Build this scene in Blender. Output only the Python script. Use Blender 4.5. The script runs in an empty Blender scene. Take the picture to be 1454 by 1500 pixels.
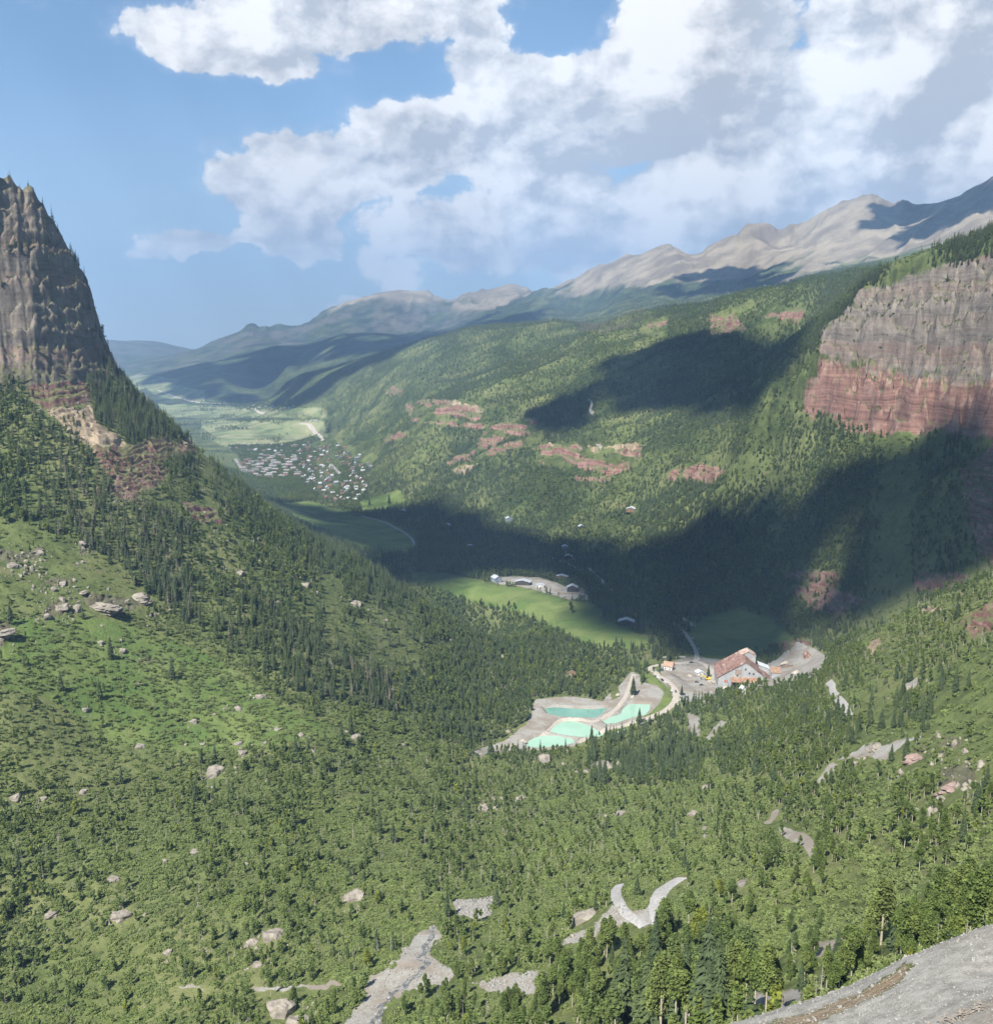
import bpy, math, random
import numpy as np
from mathutils import Vector
R = math.radians
random.seed(7); rng = np.random.default_rng(11)
scene = bpy.context.scene
C = scene.collection

# ------------------------------------------------------------------ camera
FPX, PITCH = 1450.0, R(10.2)          # focal length in photo pixels, downward pitch
cam_d = bpy.data.cameras.new('camera'); cam = bpy.data.objects.new('camera', cam_d); C.objects.link(cam)
cam_d.sensor_fit = 'VERTICAL'; cam_d.sensor_height = 24.0; cam_d.lens = 24.0*FPX/1500.0
cam_d.clip_start = 0.5; cam_d.clip_end = 90000.0
cam.location = (0, 0, 0); cam.rotation_euler = (R(90)-PITCH, 0, 0)
scene.camera = cam

# ------------------------------------------------------------------ light
SUN_EL, SUN_AZ = R(50), R(211)        # azimuth clockwise from +Y (view direction): behind the camera, to the left
SUN = np.array([math.sin(SUN_AZ)*math.cos(SUN_EL), math.cos(SUN_AZ)*math.cos(SUN_EL), math.sin(SUN_EL)])
sun_d = bpy.data.lights.new('sun', 'SUN'); sun_d.energy = 5.0; sun_d.angle = R(0.53); sun_d.color = (1.0, 0.955, 0.88)
sun = bpy.data.objects.new('sun', sun_d); C.objects.link(sun)
sun.rotation_euler = Vector(SUN).to_track_quat('Z', 'Y').to_euler(); sun.location = (-3000, -3000, 6000)
vs = scene.view_settings
vs.view_transform = 'Standard'; vs.look = 'None'; vs.exposure = 1.16; vs.gamma = 1.0; vs.use_curve_mapping = False
scene.cycles.max_bounces = 4; scene.cycles.diffuse_bounces = 2; scene.cycles.volume_bounces = 0
scene.cycles.transparent_max_bounces = 8
scene.cycles.use_adaptive_sampling = True; scene.cycles.adaptive_threshold = 0.02
scene.cycles.use_denoising = True

def ray(px, py):
    px = np.asarray(px, float); py = np.asarray(py, float)
    dx = (px-727.0)/FPX; dy = (750.0-py)/FPX
    y = math.cos(PITCH)+dy*math.sin(PITCH); z = -math.sin(PITCH)+dy*math.cos(PITCH)
    return dx, y, z
def azt(px, py):
    x, y, z = ray(px, py); h = np.hypot(x, y)
    return np.arctan2(x, y), z/h
def project(x, y, z):
    f = y*math.cos(PITCH)-z*math.sin(PITCH); u = y*math.sin(PITCH)+z*math.cos(PITCH)
    f = np.maximum(f, 1e-3)
    return 727.0+FPX*x/f, 750.0-FPX*u/f
# ------------------------------------------------------------------ world: Nishita sky with procedural cumulus
world = bpy.data.worlds.new('World'); scene.world = world; world.use_nodes = True
wt = world.node_tree; wt.nodes.clear()
class NB:
    """small helper that chains shader nodes"""
    def __init__(s, tree): s.t = tree
    def n(s, typ, **kw):
        nd = s.t.nodes.new(typ)
        for k, v in kw.items(): setattr(nd, k, v)
        return nd
    def put(s, sock, v):
        if isinstance(v, bpy.types.NodeSocket): s.t.links.new(v, sock)
        elif v is not None: sock.default_value = v
    def m(s, op, a, b=None, c=None, clamp=False):
        nd = s.n('ShaderNodeMath', operation=op, use_clamp=clamp)
        s.put(nd.inputs[0], a); s.put(nd.inputs[1], b)
        if c is not None: s.put(nd.inputs[2], c)
        return nd.outputs[0]
    def v(s, op, a, b=None):
        nd = s.n('ShaderNodeVectorMath', operation=op); s.put(nd.inputs[0], a)
        if b is not None: s.put(nd.inputs[1], b)
        return nd.outputs['Value' if op in ('LENGTH', 'DOT_PRODUCT') else 'Vector']
    def ss(s, x, a, b, to0=0.0, to1=1.0):
        nd = s.n('ShaderNodeMapRange', interpolation_type='SMOOTHSTEP'); s.put(nd.inputs['Value'], x)
        nd.inputs['From Min'].default_value = a; nd.inputs['From Max'].default_value = b
        nd.inputs['To Min'].default_value = to0; nd.inputs['To Max'].default_value = to1
        return nd.outputs[0]
    def noise(s, vec, scale, detail=4, rough=0.5, dist=0.0, lac=2.0, out=0):
        nd = s.n('ShaderNodeTexNoise'); s.put(nd.inputs['Vector'], vec)
        nd.inputs['Scale'].default_value = scale; nd.inputs['Detail'].default_value = detail
        nd.inputs['Roughness'].default_value = rough; nd.inputs['Distortion'].default_value = dist
        nd.inputs['Lacunarity'].default_value = lac
        return nd.outputs[out]
    def mix(s, f, a, b, blend='MIX'):
        nd = s.n('ShaderNodeMix', data_type='RGBA', blend_type=blend)
        s.put(nd.inputs['Factor'], f); s.put(nd.inputs['A'], a); s.put(nd.inputs['B'], b)
        return nd.outputs['Result']
    def comb(s, x, y, z=0.0):
        nd = s.n('ShaderNodeCombineXYZ'); s.put(nd.inputs[0], x); s.put(nd.inputs[1], y); s.put(nd.inputs[2], z)
        return nd.outputs[0]
def col(r, g, b): return (r, g, b, 1.0)

SKY_STRENGTH = 0.10
def build_world():
    w = NB(wt)
    tc = w.n('ShaderNodeTexCoord'); sep = w.n('ShaderNodeSeparateXYZ'); wt.links.new(tc.outputs['Generated'], sep.inputs[0])
    az = w.m('ARCTAN2', sep.outputs[0], sep.outputs[1]); el = w.m('ARCSINE', sep.outputs[2])
    sky = w.n('ShaderNodeTexSky', sky_type='NISHITA', sun_disc=False)
    sky.sun_elevation = SUN_EL; sky.sun_rotation = SUN_AZ; sky.altitude = 3100; sky.air_density = 1.0; sky.dust_density = 0.6; sky.ozone_density = 2.0
    uv = w.comb(az, el)
    # billow warp, so that the outlines of the masses are ragged
    wn = w.noise(uv, 8.0, 5, 0.6, out=1)
    warp = w.v('MULTIPLY', w.v('SUBTRACT', wn, (0.5, 0.5, 0.5)), (0.13, 0.09, 0.0))
    p = w.v('ADD', uv, warp)
    def blob(px, py, sx, sy, hard=0.25):
        a, t = azt(px, py); e = math.atan(float(t))
        d = w.v('LENGTH', w.v('MULTIPLY', w.v('SUBTRACT', p, (float(a), e, 0)), (FPX/sx, FPX/sy, 0)))
        return w.ss(d, 1.0+hard, 1.0-hard)
    # pixel centre, half width, half height (photo pixels) of the cloud masses
    masses = [(1010,150,330,130,.8),(1300,150,330,230,.8),(700,200,170,105,.8),(760,300,280,92,.8),(470,270,125,62,.7),(440,330,85,40,.8),
              (1150,270,340,75,.8),(660,345,100,42,.8),(880,345,170,60,.9),(560,20,230,75,.9),(360,45,150,42,.9),(430,88,110,24,1.1),
              (290,348,110,16,1.2),(700,95,80,40,.9),(410,235,60,38,.7),(520,445,32,12,.8),(1000,25,260,60,.9),(1240,330,230,55,.9),
              (-420,150,200,90,.8),(1800,180,300,200,.8),(-150,-250,300,90,.8),(700,-250,500,120,.8),(1500,-200,400,160,.8)]
    cov = None
    for b in masses:
        o = blob(*b); cov = o if cov is None else w.m('MAXIMUM', cov, o)
    # gaps of blue inside the mass
    for b in [(850,22,62,34,1.3),(690,290,60,20,1.3),(600,110,95,30,1.3),(790,48,46,20,1.3)]:
        cov = w.m('SUBTRACT', cov, w.m('MULTIPLY', blob(*b), 0.6), clamp=True)
    # the rest of the sky (behind and beside the view) gets loose cumulus of its own
    q = w.v('ADD', w.v('MULTIPLY', uv, (1.0, 1.3, 1.0)), w.v('MULTIPLY', warp, (.35, .35, 0)))
    L = (-0.010, 0.013, 0.0)                                    # towards the sun, in sky angles
    def field(vec):
        vo = w.n('ShaderNodeTexVoronoi', feature='SMOOTH_F1', voronoi_dimensions='2D', normalize=True)
        w.put(vo.inputs['Vector'], vec); vo.inputs['Scale'].default_value = 8.0; vo.inputs['Detail'].default_value = 5.0; vo.inputs['Roughness'].default_value = .54; vo.inputs['Lacunarity'].default_value = 2.3; vo.inputs['Smoothness'].default_value = .25
        bl = w.m('SUBTRACT', 1.0, vo.outputs['Distance'])
        a = w.noise(vec, 9.0, 7, 0.58, 0.0)
        return w.m('ADD', w.m('MULTIPLY', a, 0.55), w.m('MULTIPLY', w.m('SUBTRACT', bl, .22), 0.62))
    n0 = field(q); n1 = field(w.v('ADD', q, L)); n2 = field(w.v('ADD', q, (-0.03, 0.035, 0.0)))
    dens = w.m('ADD', w.m('MULTIPLY_ADD', cov, 1.35, -0.50), w.m('MULTIPLY', w.m('SUBTRACT', n0, 0.5), 3.0))
    alpha = w.ss(dens, 0.30, 0.50)
    soft = w.ss(dens, 0.05, 0.45)
    thick = w.ss(dens, 0.55, 1.35)
    # soft modelling: broad billows, finer billows, then grey bases
    m0 = w.noise(q, 7.0, 3, .5); m1 = w.noise(w.v('ADD', q, (-0.035, 0.045, 0.0)), 7.0, 3, .5)
    rel = w.m('ADD', w.m('ADD', w.m('MULTIPLY', w.m('SUBTRACT', n0, n1), 2.6), w.m('MULTIPLY', w.m('SUBTRACT', n0, n2), 1.5)), w.m('MULTIPLY', w.m('SUBTRACT', m0, m1), 1.6))
    # heads of the single cumulus towers: each bright on its upper left, grey on its lower right
    sh = None; wsum = None
    for (px, py, sx, sy) in [(395,262,55,58),(455,300,55,45),(520,318,60,42),(600,335,70,45),(665,345,60,40),(560,235,75,45),(655,180,75,42),(745,155,85,60),(835,205,85,45),(965,70,125,80),(1060,140,110,70),(1290,110,70,65),(1190,160,130,85),(860,110,70,60),
          (740,225,75,32),(895,345,75,30),(830,335,60,30),(1000,300,115,42),(1110,280,120,48),(1255,280,95,45),(1385,285,75,45),(1400,60,150,95),(330,245,30,18),(380,62,90,26),(570,60,120,55),(700,60,90,60),(300,345,70,18),(350,350,60,14)]:
        a_, t_ = azt(px, py); e_ = math.atan(float(t_))
        dv = w.v('MULTIPLY', w.v('SUBTRACT', p, (float(a_), e_, 0)), (FPX/sx, FPX/sy, 0)); wt_ = w.ss(w.v('LENGTH', dv), 1.35, .45)
        ln = w.m('MULTIPLY', w.v('DOT_PRODUCT', dv, (-.42, .62, 0)), wt_)
        sh = ln if sh is None else w.m('ADD', sh, ln); wsum = wt_ if wsum is None else w.m('ADD', wsum, wt_)
    sh = w.m('DIVIDE', sh, w.m('MAXIMUM', wsum, 1.0))
    lit = w.m('ADD', w.m('ADD', 0.70, w.m('MULTIPLY', sh, .62)), w.m('MULTIPLY', rel, 1.75))
    grey = None
    for b in [(930,235,230,60,1.),(600,40,230,70,1.),(1180,95,120,40,1.),(1120,225,190,45,1.),(1350,255,190,60,1.),(860,335,150,50,1.),(1430,260,120,50,1.),(1330,40,200,45,1.),(700,235,90,28,1.),(540,335,120,30,1.),(480,75,170,34,1.),(1430,50,100,60,1.),(1010,330,140,40,1.),(640,170,90,30,1.),(1250,170,90,26,1.)]:
        o = blob(*b); grey = o if grey is None else w.m('MAXIMUM', grey, o)
    lit = w.m('SUBTRACT', lit, w.m('MULTIPLY', grey, 0.40))
    lit = w.m('ADD', lit, w.m('MULTIPLY', w.ss(dens, 0.95, 0.35), 0.14))
    litc = w.m('MULTIPLY_ADD', lit, 1.0, 0.0, clamp=True)
    g = 1.0/SKY_STRENGTH
    ccol = w.mix(litc, col(0.28*g, 0.295*g, 0.32*g), col(0.58*g, 0.575*g, 0.57*g))
    a2 = w.m('ADD', w.m('MULTIPLY', alpha, 0.86), w.m('MULTIPLY', soft, 0.14))
    up = w.ss(el, -0.01, 0.05)
    a2 = w.m('MULTIPLY', a2, up)
    # pale milky veil low over the horizon
    veil = w.ss(el, 0.26, -0.02, 0.0, 0.75)
    base = w.mix(veil, w.v('MULTIPLY', sky.outputs[0], (.78, .85, .80)), col(0.20*g, 0.23*g, 0.27*g))
    out = w.mix(a2, base, ccol)
    bg = w.n('ShaderNodeBackground'); wt.links.new(out, bg.inputs[0]); bg.inputs[1].default_value = SKY_STRENGTH
    wo = w.n('ShaderNodeOutputWorld'); wt.links.new(bg.outputs[0], wo.inputs[0])
    world.cycles.sampling_method = 'MANUAL'; world.cycles.sample_map_resolution = 1024
build_world()
# ------------------------------------------------------------------ noise
def _hash(ix, iy, s):
    n = (ix*374761393+iy*668265263+s*974634541) & 0xffffffff
    n = ((n ^ (n >> 13))*1274126177) & 0xffffffff
    n = ((n ^ (n >> 15))*2246822519) & 0xffffffff
    return ((n ^ (n >> 16)) & 0xffffff).astype(np.float32)/16777215.0
def vnoise(x, y, s=0):
    x = np.asarray(x, np.float64); y = np.asarray(y, np.float64)
    x0 = np.floor(x); y0 = np.floor(y); fx = (x-x0).astype(np.float32); fy = (y-y0).astype(np.float32)
    ix = x0.astype(np.int64); iy = y0.astype(np.int64)
    u = fx*fx*fx*(fx*(fx*6-15)+10); v = fy*fy*fy*(fy*(fy*6-15)+10)
    a = _hash(ix, iy, s); b = _hash(ix+1, iy, s); c = _hash(ix, iy+1, s); d = _hash(ix+1, iy+1, s)
    return (a+(b-a)*u)*(1-v)+(c+(d-c)*u)*v
def fbm(x, y, s=0, o=4, g=0.5):
    t = 0.0; a = 1.0; n = 0.0; f = 1.0
    for k in range(o):
        t = t+a*(vnoise(x*f+k*17.3, y*f-k*9.1, s+k)*2-1); n += a; a *= g; f *= 2.03
    return t/n
def ridged(x, y, s=0, o=4, g=0.5):
    t = 0.0; a = 1.0; n = 0.0; f = 1.0
    for k in range(o):
        t = t+a*(1-np.abs(vnoise(x*f+k*11.7, y*f+k*5.3, s+k)*2-1)); n += a; a *= g; f *= 2.07
    return t/n
def sstep(x, a, b):
    t = np.clip((x-a)/(b-a), 0, 1); return t*t*(3-2*t)
def inpoly(x, y, poly):
    x = np.asarray(x); y = np.asarray(y); ins = np.zeros(x.shape, bool); n = len(poly)
    for i in range(n):
        x1, y1 = poly[i]; x2, y2 = poly[(i+1) % n]
        if y1 == y2: continue
        c = ((y1 > y) != (y2 > y)) & (x < (x2-x1)*(y-y1)/(y2-y1)+x1); ins ^= c
    return ins

# ------------------------------------------------------------------ terrain control lines: (photo x, photo y, ground distance in metres)
def floor_z(r):
    return np.interp(r, [300, 800, 950, 1150, 1550, 2260, 3600, 5100, 7500, 12000], [-380, -394, -397, -405, -416, -441, -470, -490, -512, -560])
def floor_r(px, py):
    a, t = azt(px, py); r = 400.0/-t
    for _ in range(30): r = floor_z(r)/t
    return float(r)
ctrl = []
def add(px, py, r):
    a, t = azt(px, py); ctrl.append((float(a), float(np.log(r)), float(t)))
def line(pts, step=70, back=None):
    """a ridge or a foot: points along it; back = how it falls away unseen behind"""
    for (a, b) in zip(pts[:-1], pts[1:]):
        n = max(1, int(abs(b[0]-a[0])/step))
        for k in range(n):
            f = k/n; add(*[a[i]+(b[i]-a[i])*f for i in range(3)])
    add(*pts[-1])
    if back:
        for p in pts: add(p[0], p[1]+back[0], p[2]*back[1])
def column(px, rows):
    for (py, r) in rows: add(px, py, r)
for p in [(760,1080),(800,1050),(850,1075),(900,1040),(930,1000),(950,1045),(985,1010),(1000,985),(1040,985),(1100,985),(1140,978),(1000,930),(1060,930),(1120,930),
          (900,970),(850,960),(800,930),(860,900),(760,880),(700,860),(650,850),(720,840),(800,850),(870,880),(940,915),(640,820),(700,810),(780,820),(570,785),(490,765),
          (440,745),(520,750),(600,775),(560,730),(500,715),(440,710),(480,690),(390,690),(350,665),(420,670),(480,660),(340,640),(400,640),(450,635),(320,620),(400,615),
          (310,602),(360,602),(280,594),(1000,880),(1050,885),(900,832),(820,810),(740,792),(620,748),(530,692),(460,640),(400,592),(250,592)]:
    add(p[0], p[1], floor_r(*p))
# basin in front and the left slope
for px in (-500,-300,-100,100,300,500,700,900): 
    a, t = azt(px, 1500); ctrl.append((float(a), math.log(20), -.95)); ctrl.append((float(a), math.log(90), -.92))
column(-450, [(1500,500),(1300,600),(1000,780),(800,900),(650,1050)])
column(-200, [(1500,490),(1300,590),(1150,670),(1000,770),(850,890),(700,1040),(590,1190)])
column(0, [(1500,470),(1300,560),(1150,640),(1000,740),(850,880),(700,1050),(600,1190)])
column(150, [(1500,440),(1300,540),(1100,700),(900,860),(750,1030),(650,1150)])
column(300, [(1500,400),(1300,520),(1150,660),(1000,800),(850,980),(750,1130)])
column(450, [(1500,370),(1300,500),(1150,640),(1050,760),(950,900),(850,1100)])
column(600, [(1500,340),(1400,400),(1250,540),(1130,740),(1020,930),(930,1080)])
column(727, [(1500,330),(1400,400),(1250,560),(1130,790)])
column(690, [(1010,1060),(960,1150)])
column(900, [(1500,300),(1400,340),(1330,385),(1250,500),(1150,700),(1095,870)])
column(1050, [(1470,262),(1400,310),(1300,400),(1200,545),(1100,770),(1050,920)])
column(1200, [(1430,240),(1400,265),(1300,350),(1200,450),(1100,580),(1030,730),(985,900),(958,1040)])
column(1350, [(1370,230),(1300,295),(1200,380),(1100,490),(1000,620),(930,750)])
column(1454, [(1320,215),(1250,290),(1100,430),(1000,540),(910,660)])
column(1620, [(1300,200),(1100,370),(950,520),(850,600)])
column(1900, [(1300,190),(1100,330),(950,430),(850,520)])
# left ridge line, falling to the valley floor, and what it hides
line([(153,537,1410),(180,560,1405),(290,655,1370),(400,752,1340),(530,822,1320),(610,872,1300),(660,912,1270),(700,938,1230)], 40, (40,1.17))
# left cliff: base, brow, and the plateau behind
line([(-400,560,1080),(-200,570,1170),(0,565,1235),(50,575,1240),(100,556,1310),(130,553,1360),(150,548,1400)], 30)
line([(-400,120,1300),(-200,160,1400),(-60,215,1450),(0,254,1465),(20,270,1470),(45,282,1475),(62,295,1478),(75,322,1480),(95,360,1482),(110,382,1482),(128,405,1484),(138,440,1484),(146,485,1482),(150,515,1478)], 16, (55,1.10))
line([(-400,330,1180),(-60,420,1340),(0,440,1350),(50,450,1355),(100,462,1390),(130,480,1420)], 25)
# right near spur
line([(1215,952,1020),(1270,925,960),(1320,900,890),(1380,872,840),(1454,842,790),(1620,775,690),(1900,700,600)], 60, (26,1.13))
# dark right slope and foot of the right cliff
column(1130, [(900,1440),(820,1560),(740,1680),(660,1780)])
column(1200, [(900,1340),(800,1450),(700,1560)])
column(1300, [(870,1230),(780,1340),(690,1430)])
column(1400, [(840,1130),(750,1230),(680,1300)])
column(1500, [(800,1010),(700,1130)])
line([(1130,560,1790),(1165,592,1735),(1200,605,1690),(1240,625,1640),(1300,630,1580),(1350,632,1520),(1400,632,1460),(1454,645,1390),(1620,650,1230),(1900,640,1100)], 30)
line([(1130,540,1850),(1165,570,1746),(1195,512,1722),(1250,524,1668),(1300,538,1606),(1350,543,1547),(1400,550,1486),(1454,560,1418),(1620,560,1258),(1900,540,1130)], 30)
line([(1180,520,1765),(1205,500,1752),(1250,512,1705),(1300,525,1645),(1350,530,1588),(1400,536,1525),(1454,545,1455),(1620,540,1295)], 30)
line([(1185,500,1850),(1210,474,1800),(1240,446,1775),(1270,428,1740),(1300,418,1710),(1330,409,1680),(1360,409,1650),(1400,403,1610),(1454,393,1550),(1620,355,1400),(1900,300,1250)], 30)
# middle distance of the right side, column by column up to the skyline of the nearer hill
column(1050, [(800,1640),(700,1850),(600,2150),(540,2450),(490,2850)])
column(970, [(800,1720),(700,1990),(600,2350),(520,2850)])
column(900, [(750,1990),(680,2200),(600,2550),(540,2950),(490,3400)])
column(820, [(750,2130),(680,2400),(600,2750),(540,3200)])
column(750, [(720,2300),(640,2700),(560,3200),(500,3850)])
column(680, [(700,2550),(620,3000),(550,3550)])
column(620, [(690,2800),(620,3200),(570,3650),(525,4350)])
column(520, [(650,3700),(600,4300),(562,4950)])
column(440, [(605,5150),(572,5700)])
column(1130, [(520,2300),(480,2600)])
column(1250, [(425,2150)]); column(1350, [(403,2000)]); column(1454, [(384,1850)])
line([(395,588,7000),(440,548,6200),(520,526,5700),(620,494,5200),(700,470,4800),(800,461,4400),(900,458,3950),(1000,455,3600),(1050,445,3400),(1100,432,3250),(1180,408,3050),(1250,396,2800),(1320,396,2600),(1454,377,2300),(1620,325,2000),(1900,220,1700)], 45, (24,1.2))
# far shaded slope
column(330, [(565,7800),(545,8300)]); column(420, [(560,7500),(535,8100)]); column(520, [(535,7400),(510,8200)]); column(620, [(510,7600)]); column(240, [(575,8200),(555,9000)])
line([(170,560,9800),(240,545,9800),(300,530,9700),(400,508,9400),(500,492,9200),(600,484,9000),(700,472,8700),(780,458,8300),(850,450,7800)], 60, (6,1.06))
# far mesa and the two mountain groups
line([(-400,500,17000),(0,500,17000),(150,498,17000),(230,500,16500),(290,516,16000),(320,520,16000)], 60, (10,1.15))
line([(296,512,13000),(310,500,13000),(340,487,13000),(400,466,12900),(412,463,12900),(440,465,12800),(490,456,12700),(510,446,12700),(540,435,12600),(565,432,12600),(600,429,12500),(622,430,12500),(640,435,12500),(662,441,12500),(690,432,12500),(712,422,12500),(735,417,12400),(755,421,12300),(778,428,12000),(800,424,11500)], 16, (24,1.1))
column(450, [(500,11200)]); column(560, [(490,11000)]); column(640, [(475,11000)]); column(720, [(455,10800)]); column(350, [(505,11500)])
line([(790,430,10500),(830,415,10200),(860,404,10000),(890,388,9700),(917,374,9500),(938,379,9400),(962,370,9300),(990,360,9200),(1006,366,9100),(1030,360,9000),(1050,350,8800),(1075,335,8600),(1095,323,8500),(1108,322,8500),(1130,328,8400),(1160,333,8300),(1180,326,8200),(1205,316,8100),(1240,298,8000),(1262,289,8000),(1280,293,8000),(1300,297,7900),(1325,298,7800),(1350,300,7700),(1375,295,7600),(1400,288,7500),(1425,278,7400),(1454,264,7300),(1500,240,7200),(1620,200,7000),(1900,150,6500)], 16, (40,1.12))
line([(830,450,8200),(900,438,7600),(1000,420,7000),(1100,402,6500),(1200,385,6200),(1300,372,5900),(1400,350,5600),(1620,300,5200)], 60)
line([(950,450,5600),(1050,438,5200),(1150,418,4800),(1250,398,4300),(1350,380,3900),(1454,345,3500)], 60)
# everything beyond the skylines stays low
for px in range(-400, 2000, 90):
    sk = np.interp(px, [-400, 300, 340, 540, 735, 800, 1000, 1262, 1454, 1900], [505, 525, 500, 450, 435, 440, 380, 310, 290, 190])
    for (dy, r) in [(45, 15500 if px > 330 else 19000), (60, 20000), (70, 26000)]: add(px, sk+dy, r)
# spurs of the right range
line([(1255,300,7900),(1235,340,7400),(1215,362,7000)], 20); line([(1105,326,8400),(1110,355,7900),(1090,390,7300)], 20); line([(1330,330,7700),(1300,350,7000)], 20)
line([(1060,345,8750),(1150,362,8000),(1180,350,8000)], 20)
# near gravel shoulder below the camera (bottom right)
line([(1000,1530,41),(1060,1502,42),(1150,1474,43),(1250,1443,44),(1320,1404,45),(1380,1379,47),(1430,1361,49),(1470,1352,51),(1620,1320,54),(1900,1290,58)], 45)
for (px, py, r) in [(1000,1620,60),(1060,1590,62),(1150,1570,64),(1250,1545,66),(1320,1510,68),(1380,1490,70),(1430,1480,72),(1470,1475,75),(1620,1440,80),(1900,1400,85)]: add(px, py, r)
for (px, py, r) in [(1000,1650,120),(1150,1560,140),(1250,1500,150),(1350,1450,150),(1454,1400,150),(1620,1360,140),(1900,1330,140)]: add(px, py, r)
for (px, py, r) in [(1250,1500,38),(1350,1450,39),(1454,1420,41),(1454,1500,33),(1350,1500,35.5),(1150,1520,38),(1620,1420,39),(1620,1500,31),(1900,1450,30)]: add(px, py, r)
for px in (1050,1200,1350,1454,1620,1900): 
    a, t = azt(px, 1500); ctrl.append((float(a), math.log(20), -.86 if px > 1100 else -.95)); ctrl.append((float(a), math.log(28), -.80 if px > 1100 else -.95))

ctrl = np.array(ctrl)
AS, LS = 1.6, 1.0
def _feat(a, l): return np.stack([a*AS, l*LS], -1)
X = _feat(ctrl[:, 0], ctrl[:, 1])
# drop control points that nearly coincide
keep = []
for i in range(len(X)):
    if all(np.hypot(*(X[i]-X[j])) > 0.006 for j in keep): keep.append(i)
X = X[keep]; V = ctrl[keep, 2]
def solve():
    n = len(X); D = np.linalg.norm(X[:, None]-X[None], axis=-1)
    A = np.zeros((n+3, n+3)); A[:n, :n] = D+np.eye(n)*-1e-4
    P = np.c_[np.ones(n), X]; A[:n, n:] = P; A[n:, :n] = P.T
    return np.linalg.solve(A, np.r_[V, 0, 0, 0])
W = solve()
CA = np.linspace(R(-78), R(78), 780); CL = np.linspace(math.log(16), math.log(26000), 900)
def coarse():
    out = np.empty((len(CL), len(CA)), np.float32); w = W.astype(np.float32); x = X.astype(np.float32); n = len(x)
    fa = (CA*AS).astype(np.float32)
    dx2 = (fa[:, None]-x[None, :, 0])**2
    for i, l in enumerate(CL):
        d = np.sqrt(dx2+(np.float32(l*LS)-x[None, :, 1])**2)
        out[i] = d @ w[:n]+w[n]+w[n+1]*fa+w[n+2]*np.float32(l*LS)
    return out
CT = coarse()
def t_coarse(a, l):
    fa = np.clip((a-CA[0])/(CA[1]-CA[0]), 0, len(CA)-1.001); fl = np.clip((l-CL[0])/(CL[1]-CL[0]), 0, len(CL)-1.001)
    i = fl.astype(np.int64); j = fa.astype(np.int64); u = fl-i; v = fa-j
    return (CT[i, j]*(1-u)+CT[i+1, j]*u)*(1-v)+(CT[i, j+1]*(1-u)+CT[i+1, j+1]*u)*v

# ------------------------------------------------------------------ the terrain sheet: a fan of columns and rows, densest where the cliffs are
Q = 1.0
AZ = np.concatenate([np.linspace(R(-78), R(-30.5), 60, endpoint=False), np.linspace(R(-30.5), R(30.5), int(1060*Q)), np.linspace(R(30.5), R(78), 61)[1:]])
def _seg(a, b, n): return np.exp(np.linspace(math.log(a), math.log(b), int(n*Q), endpoint=False))
RR = np.concatenate([_seg(17, 300, 260), _seg(300, 1000, 480), _seg(1000, 1230, 260), _seg(1230, 1860, 540), _seg(1860, 3500, 600), _seg(3500, 9800, 420), _seg(9800, 24000, 120), [24000.]])
NA, NR = len(AZ), len(RR)
A2, R2 = np.meshgrid(AZ, RR); L2 = np.log(R2)
T0 = t_coarse(A2, L2); Z0 = T0*R2
ARC = A2*1500.0
# cliffs: push the face in and out (buttresses, cracks, ledges) by moving the profile along the line of sight
aL = float(azt(152, 500)[0]); aR = float(azt(1150, 560)[0])
rbL = np.interp(A2, [azt(p, 560)[0] for p in (-400, -200, 0, 50, 100, 150)], [1080, 1170, 1235, 1240, 1310, 1400])
mL = sstep(A2, aL+.004, aL-.004)*sstep(R2, rbL-25, rbL+15)*sstep(R2, 1560, 1500)
rbR = np.interp(A2, [azt(p, 600)[0] for p in (1130, 1165, 1200, 1240, 1300, 1350, 1400, 1454, 1620, 1900)], [1790, 1735, 1690, 1640, 1580, 1520, 1460, 1390, 1230, 1100])
mR = sstep(A2, aR-.004, aR+.010)*sstep(R2, rbR-30, rbR+5)*sstep(R2, rbR+210, rbR+150)
def strata(z, s):
    return (vnoise(z/13.0, z*0+3.3, s)-.5)*1.0+(vnoise(z/5.0, z*0+7.7, s+1)-.5)*.7+(vnoise(z/34.0, z*0+1.1, s+2)-.5)*1.3
def face(m, s, dep, vert=1.0):
    w = fbm(ARC/70, Z0/70, s+40, 3)*14
    but = ridged((ARC+w)/62, Z0/260, s, 3)-.6
    crk = ridged((ARC+w*.5)/17, Z0/120+3, s+7, 3)-.62
    rgh = fbm(ARC/13, Z0/13, s+13, 4, .62)+.9*(ridged(ARC/7+w*.05, Z0/34, s+17, 3)-.6); q_ = (Z0+w*1.2)/46.0; ben = sstep(q_-np.floor(q_), .12, .42)-(q_-np.floor(q_))
    led = strata(Z0+w*.6, s+23)
    return m*dep*(but*26*vert+crk*15*vert+rgh*7.0+led*(21-8*vert)-ben*(28-8*vert))
Dsh = face(mL, 100, 1.1, .6)+face(mR, 200, 1.5)
T1 = np.where(np.abs(Dsh) > .01, t_coarse(A2, np.log(np.maximum(R2+Dsh, 17))), T0)
Z = T1*R2
XW = R2*np.sin(A2); YW = R2*np.cos(A2)
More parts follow.
